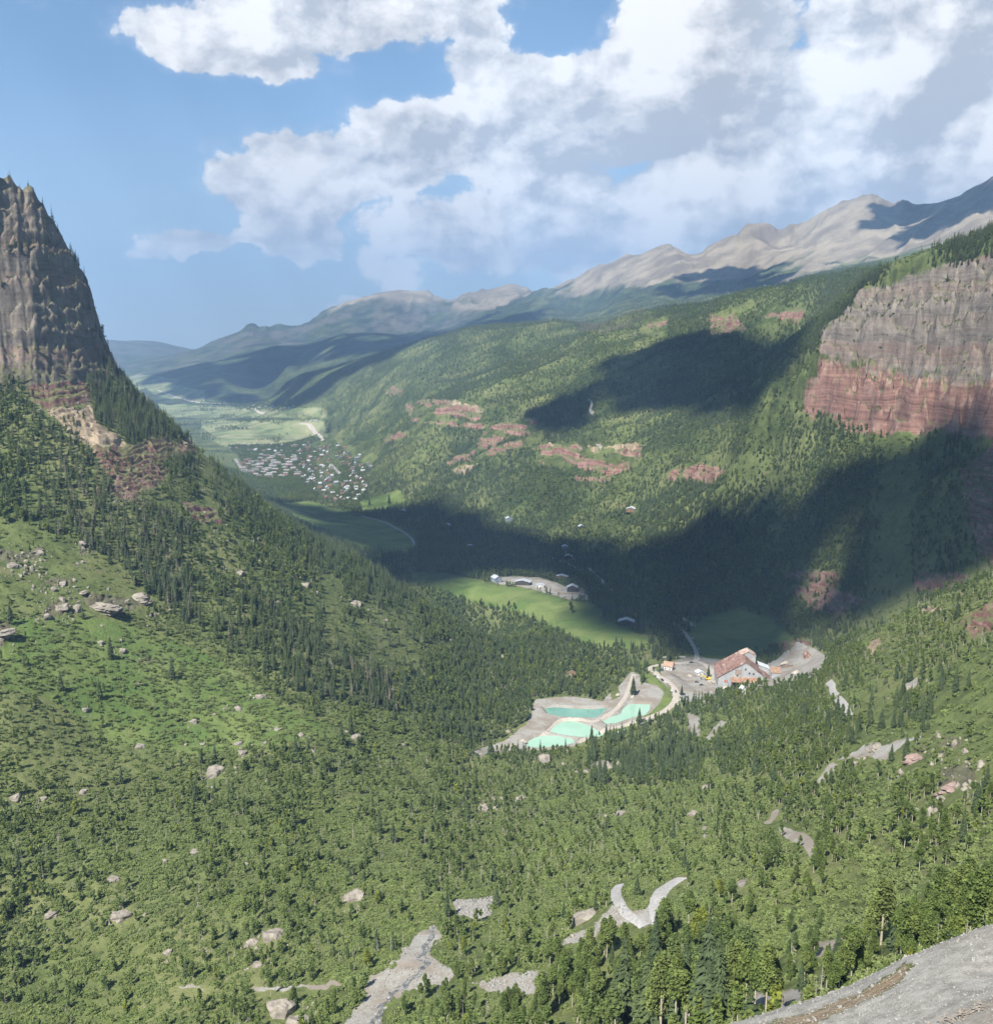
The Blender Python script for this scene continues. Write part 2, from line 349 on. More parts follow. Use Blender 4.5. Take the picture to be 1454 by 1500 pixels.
# relief at every scale
hf = Z-floor_z(R2)
inval = (R2 > 880)*sstep(hf, 45, 8)*sstep(A2, azt(215, 600)[0]-.02, azt(215, 600)[0])        # 1 on the flat valley floor
rough = 1-inval
near = sstep(R2, 130, 60)
amp = np.interp(R2, [20, 60, 130, 300, 800, 1500, 3000, 6000, 12000], [.35, .5, 1.5, 3.2, 5.5, 8, 15, 26, 40])
wl = np.interp(R2, [20, 60, 130, 300, 800, 1500, 3000, 6000, 12000], [7, 12, 30, 60, 90, 140, 260, 520, 900])
def relief():
    h = np.zeros_like(Z)
    for (lo, hi, wv, am) in [(17, 150, 9, .35), (60, 420, 45, 2.2), (260, 1300, 80, 4.2), (900, 2400, 150, 7.0), (1900, 5200, 300, 15), (4200, 26000, 700, 34)]:
        r0 = np.searchsorted(RR, lo); r1 = np.searchsorted(RR, hi); sl = slice(r0, r1)
        w = sstep(R2[sl], lo, lo*1.5)*sstep(R2[sl], hi, hi/1.5) if lo > 17 else sstep(R2[sl], hi, hi/1.5)
        h[sl] += w*am*(fbm(XW[sl]/wv, YW[sl]/wv, int(wv), 6, .52))
    return h
def gullies():
    h = np.zeros_like(Z)
    sl = slice(np.searchsorted(RR, 1900), NR)
    r = R2[sl]
    sc = np.interp(r, [1900, 3500, 7000, 13000], [110, 170, 300, 620])
    band = np.exp(np.round(np.log(sc)/.5)*.5)*0+sc
    g = ridged(A2[sl]*7600/520+fbm(XW[sl]/1300, YW[sl]/1300, 5, 3)*.5, Z0[sl]/900, 61, 4, .42)-.62
    g = np.minimum(g-.04, .14)+.16*(ridged(A2[sl]*7600/170+fbm(XW[sl]/500, YW[sl]/500, 9, 2), Z0[sl]/420, 66, 4)-.62); h[sl] = g*230*sstep(r, 5200, 6500)*sstep(Z0[sl], -200, 250)+g*60*sstep(r, 10400, 11000)*sstep(Z0[sl], -150, 150)
    # spurs of the right-hand slope, running down to the left, with gullies between them
    global GV
    GV = np.zeros_like(Z); s2 = slice(np.searchsorted(RR, 1150), np.searchsorted(RR, 5600)); r = R2[s2]
    kk = np.interp(r, [1150, 1900, 3000, 5600], [.45, .8, 1.15, 1.7]); u = A2[s2]*2500-1.7*Z0[s2]+fbm(XW[s2]/420, YW[s2]/420, 8, 3)*150; v = Z0[s2]
    g2 = ridged(u/(330*kk), v/(620*kk), 71, 4, .55)-.80; g3 = ridged(u/(92*kk)+3, v/(260*kk), 77, 3)-.6
    win = sstep(r, 1150, 1500)*sstep(r, 5600, 4600)*sstep(hf[s2], 12, 90)*sstep(A2[s2], azt(360, 560)[0], azt(480, 560)[0])*(1-cl[s2])*sstep(A2[s2], azt(1230, 450)[0], azt(1090, 450)[0])
    h[s2] += win*kk*(g2*125+g3*34); GV[s2] = g2*win
    return h
cl = np.clip(mL+mR, 0, 1)
Z = Z+rough*(1-.55*cl)*relief()+rough*gullies()
Z = Z+inval*fbm(XW/60, YW/60, 90, 3)*.8
brow = mL*sstep(Z0, 60, 170); Z = Z+brow*(17*(ridged(ARC/24, Z0*0+2, 951, 3)-.55)*2+6*fbm(ARC/6, Z0/8, 955, 3))
Z = np.where(np.abs(A2) > R(27), np.minimum(Z, 900+60*np.tanh((Z-900)/300)), Z); ZW = Z.copy()
# settling ponds: outlines traced on the water plane, banks cut into the flat
POND_Z = -397.0
def on_plane(px, py, z):
    x, y, zz = ray(px, py); s = z/zz
    return float(x*s), float(y*s)
POND_PX = [
 [(797,1038),(812,1036),(840,1038),(870,1039),(888,1037),(884,1044),(872,1051),(850,1052),(822,1050),(803,1046)],
 [(803,1072),(812,1062),(824,1057),(840,1056),(856,1060),(872,1068),(884,1076),(876,1080),(850,1080),(826,1077)],
 [(882,1056),(892,1051),(908,1046),(912,1038),(920,1032),(934,1031),(952,1032),(951,1040),(944,1048),(930,1050),(914,1055),(900,1060),(888,1061)],
 [(770,1088),(782,1081),(796,1077),(816,1078),(838,1082),(842,1088),(822,1093),(790,1096),(772,1094)]]
PONDS = [[on_plane(px, py, POND_Z) for px, py in pl] for pl in POND_PX]
bank = [on_plane(px, py, POND_Z) for px, py in [(715,1105),(770,1055),(780,1022),(830,1018),(890,1022),(925,990),(975,985),(1000,1010),(990,1045),(930,1066),(860,1092),(800,1108)]]
def seg_dist(x, y, poly):
    d = np.full(x.shape, 1e9)
    for i in range(len(poly)):
        ax, ay = poly[i]; bx, by = poly[(i+1) % len(poly)]; vx, vy = bx-ax, by-ay
        t = np.clip(((x-ax)*vx+(y-ay)*vy)/(vx*vx+vy*vy+1e-9), 0, 1); d = np.minimum(d, np.hypot(x-ax-t*vx, y-ay-t*vy))
    return d
ps = (slice(np.searchsorted(RR, 820), np.searchsorted(RR, 1160)), slice(np.searchsorted(AZ, -.12), np.searchsorted(AZ, .25)))
xs, ys = XW[ps], YW[ps]; zz = Z[ps]
bd = seg_dist(xs, ys, bank); bi = inpoly(xs, ys, bank); sd = np.where(bi, bd, -bd)
wb = sstep(sd, -22, 2); zz = zz*(1-wb)+(POND_Z+2.2+fbm(xs/14, ys/14, 301, 3)*.7)*wb
for pl in PONDS:
    d = seg_dist(xs, ys, pl); s = np.where(inpoly(xs, ys, pl), d, -d)
    zz = np.minimum(zz, POND_Z+2.6-np.clip(s+4, 0, 9)*.65+np.where(s < -4, 5000, 0))
Z[ps] = zz
T = Z/R2
RUN = np.maximum.accumulate(T, axis=0)
def cell(a, r):
    fa = np.interp(a, AZ, np.arange(NA)); fr = np.interp(r, RR, np.arange(NR))
    return np.clip(fr, 0, NR-1.001), np.clip(fa, 0, NA-1.001)
def bil(G, fr, fa):
    i = fr.astype(np.int64); j = fa.astype(np.int64); u = fr-i; v = fa-j
    return (G[i, j]*(1-u)+G[i+1, j]*u)*(1-v)+(G[i, j+1]*(1-u)+G[i+1, j+1]*u)*v
def height(x, y):
    x = np.asarray(x, float); y = np.asarray(y, float)
    return bil(Z, *cell(np.arctan2(x, y), np.hypot(x, y)))
def hit(px, py, rmin=60.0, rmax=1e9):
    """where the sight line through a photo pixel meets the ground"""
    a, t = azt(px, py); j = int(round(float(np.interp(a, AZ, np.arange(NA))))); c = T[:, j]
    k0 = np.searchsorted(RR, rmin); ok = np.nonzero((c[k0:] >= t) & (RR[k0:] < rmax))[0]
    k = k0+(ok[0] if len(ok) else int(np.argmin(np.abs(c[k0:]-t))))
    if k > k0 and len(ok):
        f = (t-c[k-1])/(c[k]-c[k-1]+1e-12); r = RR[k-1]+(RR[k]-RR[k-1])*min(1, max(0, f))
    else: r = RR[k]
    x, y = r*math.sin(a), r*math.cos(a)
    return float(x), float(y), float(height(x, y))
# ------------------------------------------------------------------ what covers the ground (polygons traced in photo pixels, carried onto the terrain)
PX, PY = project(XW, YW, Z)
GROUND = {
 'red': [
  [(35,555),(128,552),(128,592),(62,600),(45,592)], [(130,655),(180,652),(230,640),(292,645),(288,668),(232,672),(245,690),(225,715),(190,722),(150,690)],
  [(165,705),(200,715),(197,737),(160,727)], [(265,735),(310,745),(330,772),(280,762)], [(372,786),(388,796),(380,806)],[(385,735),(395,733),(393,745)],
  [(588,590),(640,586),(690,597),(718,612),(690,614),(650,610),(612,622),(600,612)], [(715,625),(760,612),(795,612),(782,636),(742,645),(700,662),(660,684),(648,684),(690,655)],
  [(775,655),(830,650),(870,664),(940,657),(935,682),(900,696),(860,690),(830,692),(790,676)], [(1000,680),(1050,672),(1100,676),(1105,686),(1060,698),(1040,711),(1000,706)],
  [(562,572),(592,558),(582,582)], [(720,655),(790,640),(793,647),(725,665)], [(600,612),(700,618),(762,641),(700,629),(610,621)], [(838,700),(902,696),(892,705),(845,707)], [(1108,690),(1162,699),(1150,707),(1105,699)], [(556,642),(602,631),(597,639),(566,648)], [(700,664),(735,655),(720,668),(690,682)], [(935,480),(975,470),(977,490),(940,493)], [(1040,462),(1100,440),(1108,450),(1080,465),(1095,486),(1040,496)], [(1130,450),(1182,452),(1172,472),(1118,466)],
  [(1162,572),(1200,548),(1197,510),(1260,522),(1330,532),(1400,545),(1454,556),(1900,540),(1900,650),(1454,642),(1380,630),(1300,630),(1250,626),(1230,610),(1180,595)],
  [(1200,478),(1212,472),(1214,486),(1196,488)],[(980,690),(1000,680),(990,700),(972,704)],
  [(1405,690),(1454,650),(1700,640),(1700,860),(1454,830),(1425,800)], [(1150,862),(1210,852),(1262,880),(1230,906),(1200,902)], [(1340,842),(1420,837),(1412,868),(1340,868)],
  [(1140,835),(1230,838),(1240,855),(1150,850)],[(1405,905),(1454,880),(1500,900),(1454,925),(1420,938)], [(1130,945),(1165,933),(1192,940),(1152,962)], [(1385,1130),(1415,1122),(1418,1150),(1390,1155)]],
 'tan': [[(62,598),(130,596),(142,620),(186,652),(130,657),(95,632)], [(610,585),(690,590),(720,605),(690,600)], [(990,672),(1050,664),(1102,667),(1100,680),(1050,674)], [(776,648),(860,655),(940,650),(930,664),(860,668)],
  [(1270,940),(1292,935),(1280,955),(1265,968)],[(1395,895),(1372,888),(1345,890),(1350,898)],[(660,690),(720,660),(700,680),(670,698)]],
 'grey': [[(-800,-200),(0,236),(62,282),(112,375),(136,402),(156,500),(170,542),(150,566),(110,556),(0,574),(-800,560)],
  [(1198,512),(1204,474),(1240,443),(1270,423),(1330,403),(1400,388),(1454,374),(1900,300),(1900,545),(1454,557),(1330,533),(1260,523)],
  [(120,868),(190,876),(215,864),(218,880),(170,905),(125,885)],[(-20,795),(30,808),(60,802),(64,812),(20,826),(-20,815)],[(30,830),(62,835),(58,842),(28,838)],[(60,850),(100,846),(108,856),(70,862)],[(80,880),(105,884),(95,898),(60,912),(62,896)],[(-10,905),(25,905),(10,945),(-10,950)],[(40,815),(58,800),(66,806),(50,822)],[(115,795),(128,788),(132,806),(118,812)],
  [(700,1170),(725,1172),(720,1185),(705,1182)],[(1030,1000),(1060,995),(1058,1015)],[(1370,1085),(1395,1075),(1410,1090),(1380,1105)],[(1375,1125),(1420,1115),(1430,1145),(1385,1160)],[(1330,1100),(1360,1088),(1350,1110)]],
 'gravel': [
  [(720,1100),(735,1088),(770,1062),(784,1024),(830,1020),(880,1026),(902,1010),(924,984),(936,988),(940,1005),(955,985),(972,996),(990,1022),(985,1034),(960,1052),(905,1074),(860,1082),(840,1094),(800,1098),(745,1100)],
  [(965,975),(1005,962),(1030,962),(1062,968),(1062,1000),(1042,1022),(1005,1030),(990,1012),(968,990)], [(1136,966),(1175,940),(1212,962),(1192,992),(1150,1002),(1100,1008),(1060,1008)],
  [(495,1510),(530,1462),(540,1430),(575,1415),(600,1372),(640,1353),(650,1375),(632,1400),(668,1430),(650,1447),(600,1447),(568,1470),(560,1510)],
  [(665,1320),(722,1313),(720,1342),(670,1342)], [(690,1440),(745,1428),(805,1420),(802,1452),(740,1452)], [(818,1380),(860,1362),(890,1337),(906,1322),(940,1350),(880,1362),(838,1387)], [(925,1340),(965,1318),(970,1352),(940,1358)],
  [(1008,1045),(1024,1050),(1024,1078),(1010,1080)], [(1033,1080),(1056,1055),(1064,1058),(1040,1086)], [(1190,1142),(1225,1116),(1222,1135),(1198,1145)],
  [(1215,1118),(1255,1092),(1320,1084),(1352,1075),(1290,1112),(1240,1108)], [(1124,1203),(1138,1182),(1142,1185),(1132,1205)], [(1138,1205),(1165,1213),(1192,1230),(1186,1257),(1170,1232),(1150,1222)],
  [(1088,1412),(1147,1407),(1140,1428),(1095,1432)], [(1165,1398),(1240,1365),(1312,1338),(1290,1364),(1200,1404)], [(1026,1208),(1036,1208),(1034,1228),(1028,1226)], [(725,845),(790,845),(855,868),(868,880),(830,878),(780,862),(728,855)],
  [(1028,1462),(1120,1452),(1200,1445),(1180,1490),(1030,1500)],[(372,1447),(440,1443),(500,1438),(503,1445),(440,1450),(410,1453),(374,1454)], [(255,1444),(300,1443),(298,1448),(258,1449)], [(690,1100),(740,1085),(735,1100),(705,1108)],[(870,650),(880,650),(878,660)],[(1075,1290),(1092,1286),(1085,1302)],[(1320,1005),(1342,993),(1338,1010)]],
 'meadow': [
  [(590,842),(640,836),(700,850),(730,858),(780,864),(832,880),(868,884),(882,905),(948,935),(948,952),(860,948),(760,900),(700,884),(640,866)], [(400,738),(450,734),(530,755),(580,768),(612,795),(600,808),(540,808),(440,765)],
  [(1008,932),(1030,903),(1080,892),(1130,908),(1162,936),(1140,948),(1060,968),(1028,964)], [(525,735),(585,718),(592,735),(560,747),(530,747)],
  [(200,552),(300,572),(300,590),(225,580)], [(230,592),(480,598),(480,612),(240,612)], [(296,616),(474,616),(482,640),(420,652),(330,655),(296,640)],[(750,820),(800,812),(815,826),(770,836)],
  [(0,905),(150,905),(300,955),(420,1035),(520,1080),(300,1105),(160,1090),(60,1020),(0,1000)],[(150,560),(200,548),(270,556),(200,572)],[(940,985),(956,990),(984,1028),(955,1052),(905,1074),(870,1082),(930,1052),(968,1025)]],
 'field': [[(300,632),(400,628),(410,640),(330,650)],[(296,613),(470,611),(472,616),(296,617)]],
}
GRASSY = [[(938,985),(956,988),(984,1012),(985,1030),(955,1052),(905,1074),(872,1082),(880,1074),(930,1056),(952,1044),(966,1030),(972,1014),(962,1004),(944,1000)],[(893,1012),(905,1006),(908,1020),(896,1026)]]
def paint():
    out = {}
    wx = fbm(XW/np.maximum(R2*.012, 1.0), YW/np.maximum(R2*.012, 1.0), 401, 3)*7; wy = fbm(XW/np.maximum(R2*.012, 1.0)+50, YW/np.maximum(R2*.012, 1.0), 411, 3)*4
    wx2 = np.where(R2 > 60, wx, 0); wy2 = np.where(R2 > 60, wy, 0)
    cliffy = np.where(mR > .1, fbm(A2*1500/90, Z/120, 431, 4)*26, 0)
    ok = (R2 > 200) & (T >= RUN-.012)
    for k, polys in GROUND.items():
        m = np.zeros(Z.shape, np.float32); f = np.where(R2 < 760, 2.3, .45) if k in ('gravel', 'meadow') else np.full(Z.shape, 1.4)
        for p in polys:
            xa = min(q[0] for q in p)-14; xb = max(q[0] for q in p)+14; ya = min(q[1] for q in p)-14; yb = max(q[1] for q in p)+14
            sel = np.nonzero(ok & (PX > xa) & (PX < xb) & (PY > ya) & (PY < yb))
            m[sel] = np.maximum(m[sel], inpoly(PX[sel]+wx2[sel]*f[sel], PY[sel]+wy2[sel]*f[sel]+cliffy[sel], p))
        out[k] = m
    return out
M = paint()
far = R2 > 5200
_thin = (fbm(A2*R2/130, Z/20, 441, 4) > -.17) | (R2 < 1560) | (mR > .05)
M['red'] *= _thin; M['tan'] *= _thin
M['red'] *= ~far; M['gravel'] *= (R2 < 2600); M['grey'] *= (R2 < 2600); M['tan'] *= (R2 < 5000)
M['gravel'] = np.maximum(M['gravel'], (R2 < 100).astype(np.float32))
_b = inpoly(PX+fbm(XW/2.5, YW/2.5, 77, 3)*14, PY, [(1085,1504),(1180,1484),(1270,1448),(1325,1409),(1345,1411),(1290,1458),(1190,1504)]) & (R2 < 70)
M['tan'] = np.where(_b, 1, M['tan']).astype(np.float32); M['gravel'] = np.where(_b, .53, M['gravel']).astype(np.float32)
bare = sstep(Z+fbm(XW/420, YW/420, 500, 4)*170+fbm(XW/140, YW/140, 520, 3)*60, 330, 430)*(R2 > 5400)
bareL = sstep(Z+fbm(XW/500, YW/500, 540, 5)*230, 290, 420)*(R2 > 10600)*(A2 < azt(800, 450)[0])
for _p in GRASSY: M['gravel'][inpoly(PX, PY, _p) & (R2 > 850) & (R2 < 1250)] = 0
M['alpine'] = np.where((R2 > 10600) & (A2 < azt(790, 450)[0]), bareL, bare).astype(np.float32)
# crags: where the rock is bare it stands out of the slope in steps, so the front edge is a broken face
def soften(m, n):
    for _ in range(n):
        m[1:-1] = (m[:-2]+2*m[1:-1]+m[2:])*.25; m[:, 1:-1] = (m[:, :-2]+2*m[:, 1:-1]+m[:, 2:])*.25
    return m
def crags():
    m = np.maximum(np.maximum(M['red'], M['tan']), M['grey']*(mL+mR < .05))*(R2 > 400)*(R2 < 4600)*(1-np.clip(mL+mR, 0, 1))
    m = m.astype(np.float32); s1 = soften(m.copy(), 2)
    arc = A2*R2; k = np.interp(R2, [500, 1000, 2000, 3500], [.30, .55, 1.0, 1.5])
    st = fbm(arc/(34*k), Z0/(60*k), 701, 4)
    led = strata(Z0/k+st*14, 731)
    # benches and risers: the slope climbs in steps, each riser a bare face of its own height
    irr = np.where(R2 < 1560, 1.5, .6); stp = k*15.0; u = (Z+st*(9+8*irr)*k)/stp+led*irr; f = u-np.floor(u); rise = sstep(f, .58, .92)-f
    return s1*(stp*rise*np.where(R2 < 1560, .75, 1.15)+k*(3.0+6*(ridged(arc/(26*k), Z0/(90*k), 711, 3)-.5)+2.0*fbm(arc/(6*k), Z0/(6*k), 721, 3)))
Z += crags()
T = Z/R2; RUN = np.maximum.accumulate(T, axis=0)

def mesh_obj(name, verts, faces, mat, parent=None, smooth=False):
    me = bpy.data.meshes.new(name); me.from_pydata([tuple(v) for v in verts], [], faces); me.update()
    if smooth: me.polygons.foreach_set('use_smooth', np.ones(len(me.polygons), bool))
    for m_ in (mat if isinstance(mat, (list, tuple)) else [mat]): me.materials.append(m_)
    o = bpy.data.objects.new(name, me); C.objects.link(o)
    if parent: o.parent = parent
    return o
def mesh_np(name, co, quads, smooth=True):
    me = bpy.data.meshes.new(name); k = quads.shape[1]
    me.vertices.add(len(co)); me.vertices.foreach_set('co', co.astype(np.float32).ravel())
    me.loops.add(quads.size); me.loops.foreach_set('vertex_index', quads.astype(np.int32).ravel())
    me.polygons.add(len(quads)); me.polygons.foreach_set('loop_start', np.arange(0, quads.size, k, dtype=np.int32))
    if smooth: me.polygons.foreach_set('use_smooth', np.ones(len(quads), bool))
    me.update(); me.validate() if len(co) < 1000 else None
    return me
def tag(o, label=None, cat=None, group=None, kind=None):
    if label: o['label'] = label
    if cat: o['category'] = cat
    if group: o['group'] = group
    if kind: o['kind'] = kind
    return o

# ------------------------------------------------------------------ ground material
def mat_ground():
    m = bpy.data.materials.new('ground'); m.use_nodes = True; t = m.node_tree; t.nodes.clear(); w = NB(t)
    geo = w.n('ShaderNodeNewGeometry'); pos = geo.outputs['Position']
    a1 = w.n('ShaderNodeAttribute', attribute_name='cover_a'); a2 = w.n('ShaderNodeAttribute', attribute_name='cover_b')
    s1 = w.n('ShaderNodeSeparateColor'); t.links.new(a1.outputs['Color'], s1.inputs[0]); s2 = w.n('ShaderNodeSeparateColor'); t.links.new(a2.outputs['Color'], s2.inputs[0])
    red, grey, grav = s1.outputs; mead, tan, alp = s2.outputs
    sp = w.n('ShaderNodeSeparateXYZ'); t.links.new(pos, sp.inputs[0]); zc = sp.outputs[2]
    n_f = w.noise(pos, 1.1, 6, .7); n_m = w.noise(pos, .055, 5, .6); n_l = w.noise(pos, .008, 5, .6); n_x = w.noise(pos, .0016, 6, .62)
    # herb and scrub cover: several greens and dry patches
    g = w.mix(w.ss(n_m, .35, .65), col(.080, .104, .034), col(.135, .165, .056))
    g = w.mix(w.ss(n_l, .40, .66), g, col(.175, .188, .075))
    g = w.mix(w.m('MULTIPLY', w.ss(n_x, .46, .62), .5), g, col(.070, .096, .036))
    g = w.mix(w.m('MULTIPLY', w.ss(w.noise(pos, .19, 6, .7), .48, .66), .6), g, w.v('MULTIPLY', g, (.42, .46, .40)))
    g = w.mix(w.m('MULTIPLY', w.ss(n_f, .60, .78), .55), g, col(.14, .14, .065))
    g = w.mix(w.m('MULTIPLY', w.ss(w.noise(pos, .021, 5, .65), .62, .72), .5), g, col(.20, .155, .095))
    me_c = w.mix(w.ss(w.noise(pos, .02, 5, .6), .35, .65), col(.092, .146, .038), col(.155, .195, .060))
    me_c = w.mix(w.m('MULTIPLY', w.ss(n_m, .55, .75), .5), me_c, col(.21, .205, .085)); me_c = w.mix(w.ss(sp.outputs[1], 3200.0, 4200.0), me_c, w.mix(w.ss(w.noise(pos, .006, 5, .6), .4, .6), col(.20, .24, .11), col(.28, .28, .15)))
    g = w.mix(mead, g, me_c)
    fm = w.m('MULTIPLY', w.m('MULTIPLY', w.ss(w.noise(pos, .0042, 8, .68), .42, .60), w.ss(sp.outputs[1], 4300.0, 6000.0)), w.m('SUBTRACT', 1.0, mead))
    g = w.mix(w.m('MULTIPLY', fm, .8), g, col(.050, .072, .044))
    g = w.mix(w.m('MULTIPLY', w.m('MULTIPLY', w.ss(w.noise(pos, .0019, 8, .72), .44, .58), w.ss(sp.outputs[1], 9200.0, 10800.0)), .85), g, col(.20, .165, .13))
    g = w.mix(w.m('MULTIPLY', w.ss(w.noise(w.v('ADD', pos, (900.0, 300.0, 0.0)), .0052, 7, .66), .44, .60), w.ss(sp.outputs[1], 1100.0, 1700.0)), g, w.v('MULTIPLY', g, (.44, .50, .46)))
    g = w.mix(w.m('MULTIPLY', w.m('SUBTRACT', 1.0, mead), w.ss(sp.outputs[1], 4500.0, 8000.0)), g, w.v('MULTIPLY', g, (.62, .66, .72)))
    # rock: beds that follow the height, stained by streaks that run down the face
    wz = w.m('ADD', zc, w.m('MULTIPLY', w.noise(pos, .012, 3, .5), 26.0))
    bed = w.noise(w.comb(0.0, 0.0, wz), .16, 7, .8); bed2 = w.noise(w.comb(0.0, 0.0, wz), .028, 3, .6)
    st = w.v('MULTIPLY', pos, (.11, .11, .010)); streak = w.noise(st, 1.0, 5, .65); blot = w.noise(pos, .05, 6, .65)
    rd = w.mix(w.ss(bed, .36, .64), col(.105, .052, .042), col(.31, .18, .143))
    rd = w.mix(w.ss(blot, .45, .72), rd, col(.33, .225, .18))
    rd = w.mix(w.m('MULTIPLY', w.ss(streak, .55, .7), .6), rd, col(.10, .058, .048))
    rd = w.mix(w.m('MULTIPLY', w.ss(w.noise(pos, .09, 5, .6), .60, .68), .75), rd, col(.095, .11, .05))
    gr = w.mix(w.ss(bed, .35, .65), col(.10, .088, .075), col(.235, .202, .168))
    gr = w.mix(w.ss(blot, .42, .68), gr, col(.265, .228, .194))
    gr = w.mix(w.m('MULTIPLY', w.ss(bed2, .46, .62), .5), gr, col(.23, .145, .115))
    gr = w.mix(w.m('MULTIPLY', w.ss(streak, .54, .70), .42), gr, col(.045, .041, .037))
    # grass and moss hold on to the flatter ledges
    nz = w.n('ShaderNodeSeparateXYZ'); t.links.new(geo.outputs['Normal'], nz.inputs[0])
    ledge = w.m('MULTIPLY', w.ss(w.m('ADD', nz.outputs[2], w.m('MULTIPLY', w.m('SUBTRACT', n_m, .5), .5)), .50, .74), .8)
    gr = w.mix(ledge, gr, col(.10, .105, .052))
    rd = w.mix(w.m('MULTIPLY', w.ss(w.m('ADD', nz.outputs[2], w.m('MULTIPLY', w.m('SUBTRACT', n_m, .5), .35)), .62, .84), .85), rd, col(.125, .145, .06))
    tn = w.mix(w.ss(blot, .35, .65), col(.23, .175, .115), col(.38, .305, .215))
    gv = w.mix(w.ss(n_f, .3, .7), col(.215, .205, .182), col(.385, .37, .335))
    gv = w.mix(w.m('MULTIPLY', w.ss(w.noise(pos, 7.0, 3, .8), .50, .64), .55), gv, w.v('MULTIPLY', gv, (.45, .45, .43))); gv = w.mix(w.m('MULTIPLY', w.ss(w.noise(pos, 11.0, 2, .6), .60, .70), .6), gv, col(.50, .48, .44)); gv = w.mix(w.m('MULTIPLY', w.ss(n_m, .42, .62), .75), gv, col(.215, .175, .135)); gv = w.mix(w.m('MULTIPLY', w.ss(w.noise(pos, .13, 5, .65), .55, .7), .5), gv, col(.15, .13, .105))
    al = w.mix(w.ss(w.noise(w.v('MULTIPLY', pos, (.004, .004, .0015)), 1.0, 6, .65), .35, .65), col(.170, .142, .106), col(.30, .255, .187))
    al = w.mix(w.m('MULTIPLY', w.ss(n_x, .52, .64), .55), al, col(.125, .105, .095))
    ragged = w.m('ADD', w.m('MULTIPLY', w.m('SUBTRACT', n_m, .5), 1.1), w.m('MULTIPLY', w.m('SUBTRACT', w.noise(pos, .018, 4, .6), .5), 1.3))
    def edge(x): return w.ss(w.m('ADD', x, ragged), .35, .65)
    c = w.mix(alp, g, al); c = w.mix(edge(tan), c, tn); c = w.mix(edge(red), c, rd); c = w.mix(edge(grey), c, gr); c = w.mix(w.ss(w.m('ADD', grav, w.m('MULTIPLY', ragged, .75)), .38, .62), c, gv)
    c = w.mix(w.m('MULTIPLY', w.noise(pos, 2.6, 4, .7), .5), c, w.v('MULTIPLY', c, (.5, .5, .5)))
    cd = w.n('ShaderNodeBump'); cd.inputs['Strength'].default_value = .9; w.put(cd.inputs['Distance'], w.m('ADD', .12, w.m('MULTIPLY', w.m('SUBTRACT', 1.0, grav, clamp=True), 2.4)))
    hgt = w.m('ADD', w.m('ADD', w.m('MULTIPLY', blot, 1.0), w.m('MULTIPLY', n_f, .25)), w.m('MULTIPLY', w.noise(pos, .24, 6, .7), .55)); t.links.new(hgt, cd.inputs['Height'])
    b = w.n('ShaderNodeBsdfPrincipled'); w.put(b.inputs['Base Color'], c); b.inputs['Roughness'].default_value = .95; b.inputs['Specular IOR Level'].default_value = .12
    t.links.new(cd.outputs[0], b.inputs['Normal'])
    o = w.n('ShaderNodeOutputMaterial'); t.links.new(b.outputs[0], o.inputs[0])
    return m
def build_terrain():
    co = np.stack([XW, YW, Z], -1).reshape(-1, 3)
    i = np.arange(NR-1)[:, None]*NA+np.arange(NA-1)[None]
    q = np.stack([i, i+1, i+NA+1, i+NA], -1).reshape(-1, 4)
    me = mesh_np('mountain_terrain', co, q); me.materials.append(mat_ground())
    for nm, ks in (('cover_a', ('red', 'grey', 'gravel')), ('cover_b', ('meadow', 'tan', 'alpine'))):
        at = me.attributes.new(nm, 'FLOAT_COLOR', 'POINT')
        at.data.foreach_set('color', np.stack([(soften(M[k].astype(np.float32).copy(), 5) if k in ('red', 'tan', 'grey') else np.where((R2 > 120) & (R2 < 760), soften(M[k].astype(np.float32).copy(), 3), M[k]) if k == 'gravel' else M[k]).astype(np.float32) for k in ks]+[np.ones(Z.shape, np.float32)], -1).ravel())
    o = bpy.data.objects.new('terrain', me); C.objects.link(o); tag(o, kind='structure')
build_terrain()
# ------------------------------------------------------------------ simple surface materials
def principled(name, base, rough=.8, spec=.3, metal=0.0, var=0.0, scale=1.0, c2=None, bump=0.0, coords='Object'):
    m = bpy.data.materials.new(name); m.use_nodes = True; t = m.node_tree; w = NB(t); b = t.nodes['Principled BSDF']
    tc = w.n('ShaderNodeTexCoord').outputs[coords]
    n = w.noise(tc, scale, 5, .6)
    cc = w.mix(w.ss(n, .32, .68), col(*base), col(*(c2 or tuple(x*(1-var) for x in base))))
    t.links.new(cc, b.inputs['Base Color']); b.inputs['Roughness'].default_value = rough; b.inputs['Specular IOR Level'].default_value = spec; b.inputs['Metallic'].default_value = metal
    if bump:
        bp = w.n('ShaderNodeBump'); bp.inputs['Strength'].default_value = bump; t.links.new(n, bp.inputs['Height']); t.links.new(bp.outputs[0], b.inputs['Normal'])
    return m
M_ROAD = principled('pale_gravel', (.40, .36, .31), .95, .1, scale=.35, c2=(.30, .265, .225))
M_ROADG = principled('grey_gravel', (.36, .35, .335), .95, .1, scale=.6, c2=(.27, .26, .245))
M_STREET = principled('street_asphalt', (.20, .19, .18), .9, .2, scale=.2, c2=(.28, .26, .24))
def water_mat(name, c, c2, rough):
    return principled(name, c, rough, .5, scale=.02, c2=c2)
M_POND = water_mat('turquoise_water', (.225, .375, .275), (.27, .42, .32), .2)
M_POND_REFL = water_mat('tree_reflection_water', (.085, .215, .165), (.13, .285, .215), .08)  # darker copy of the pond colour, with the trees' reflection painted in
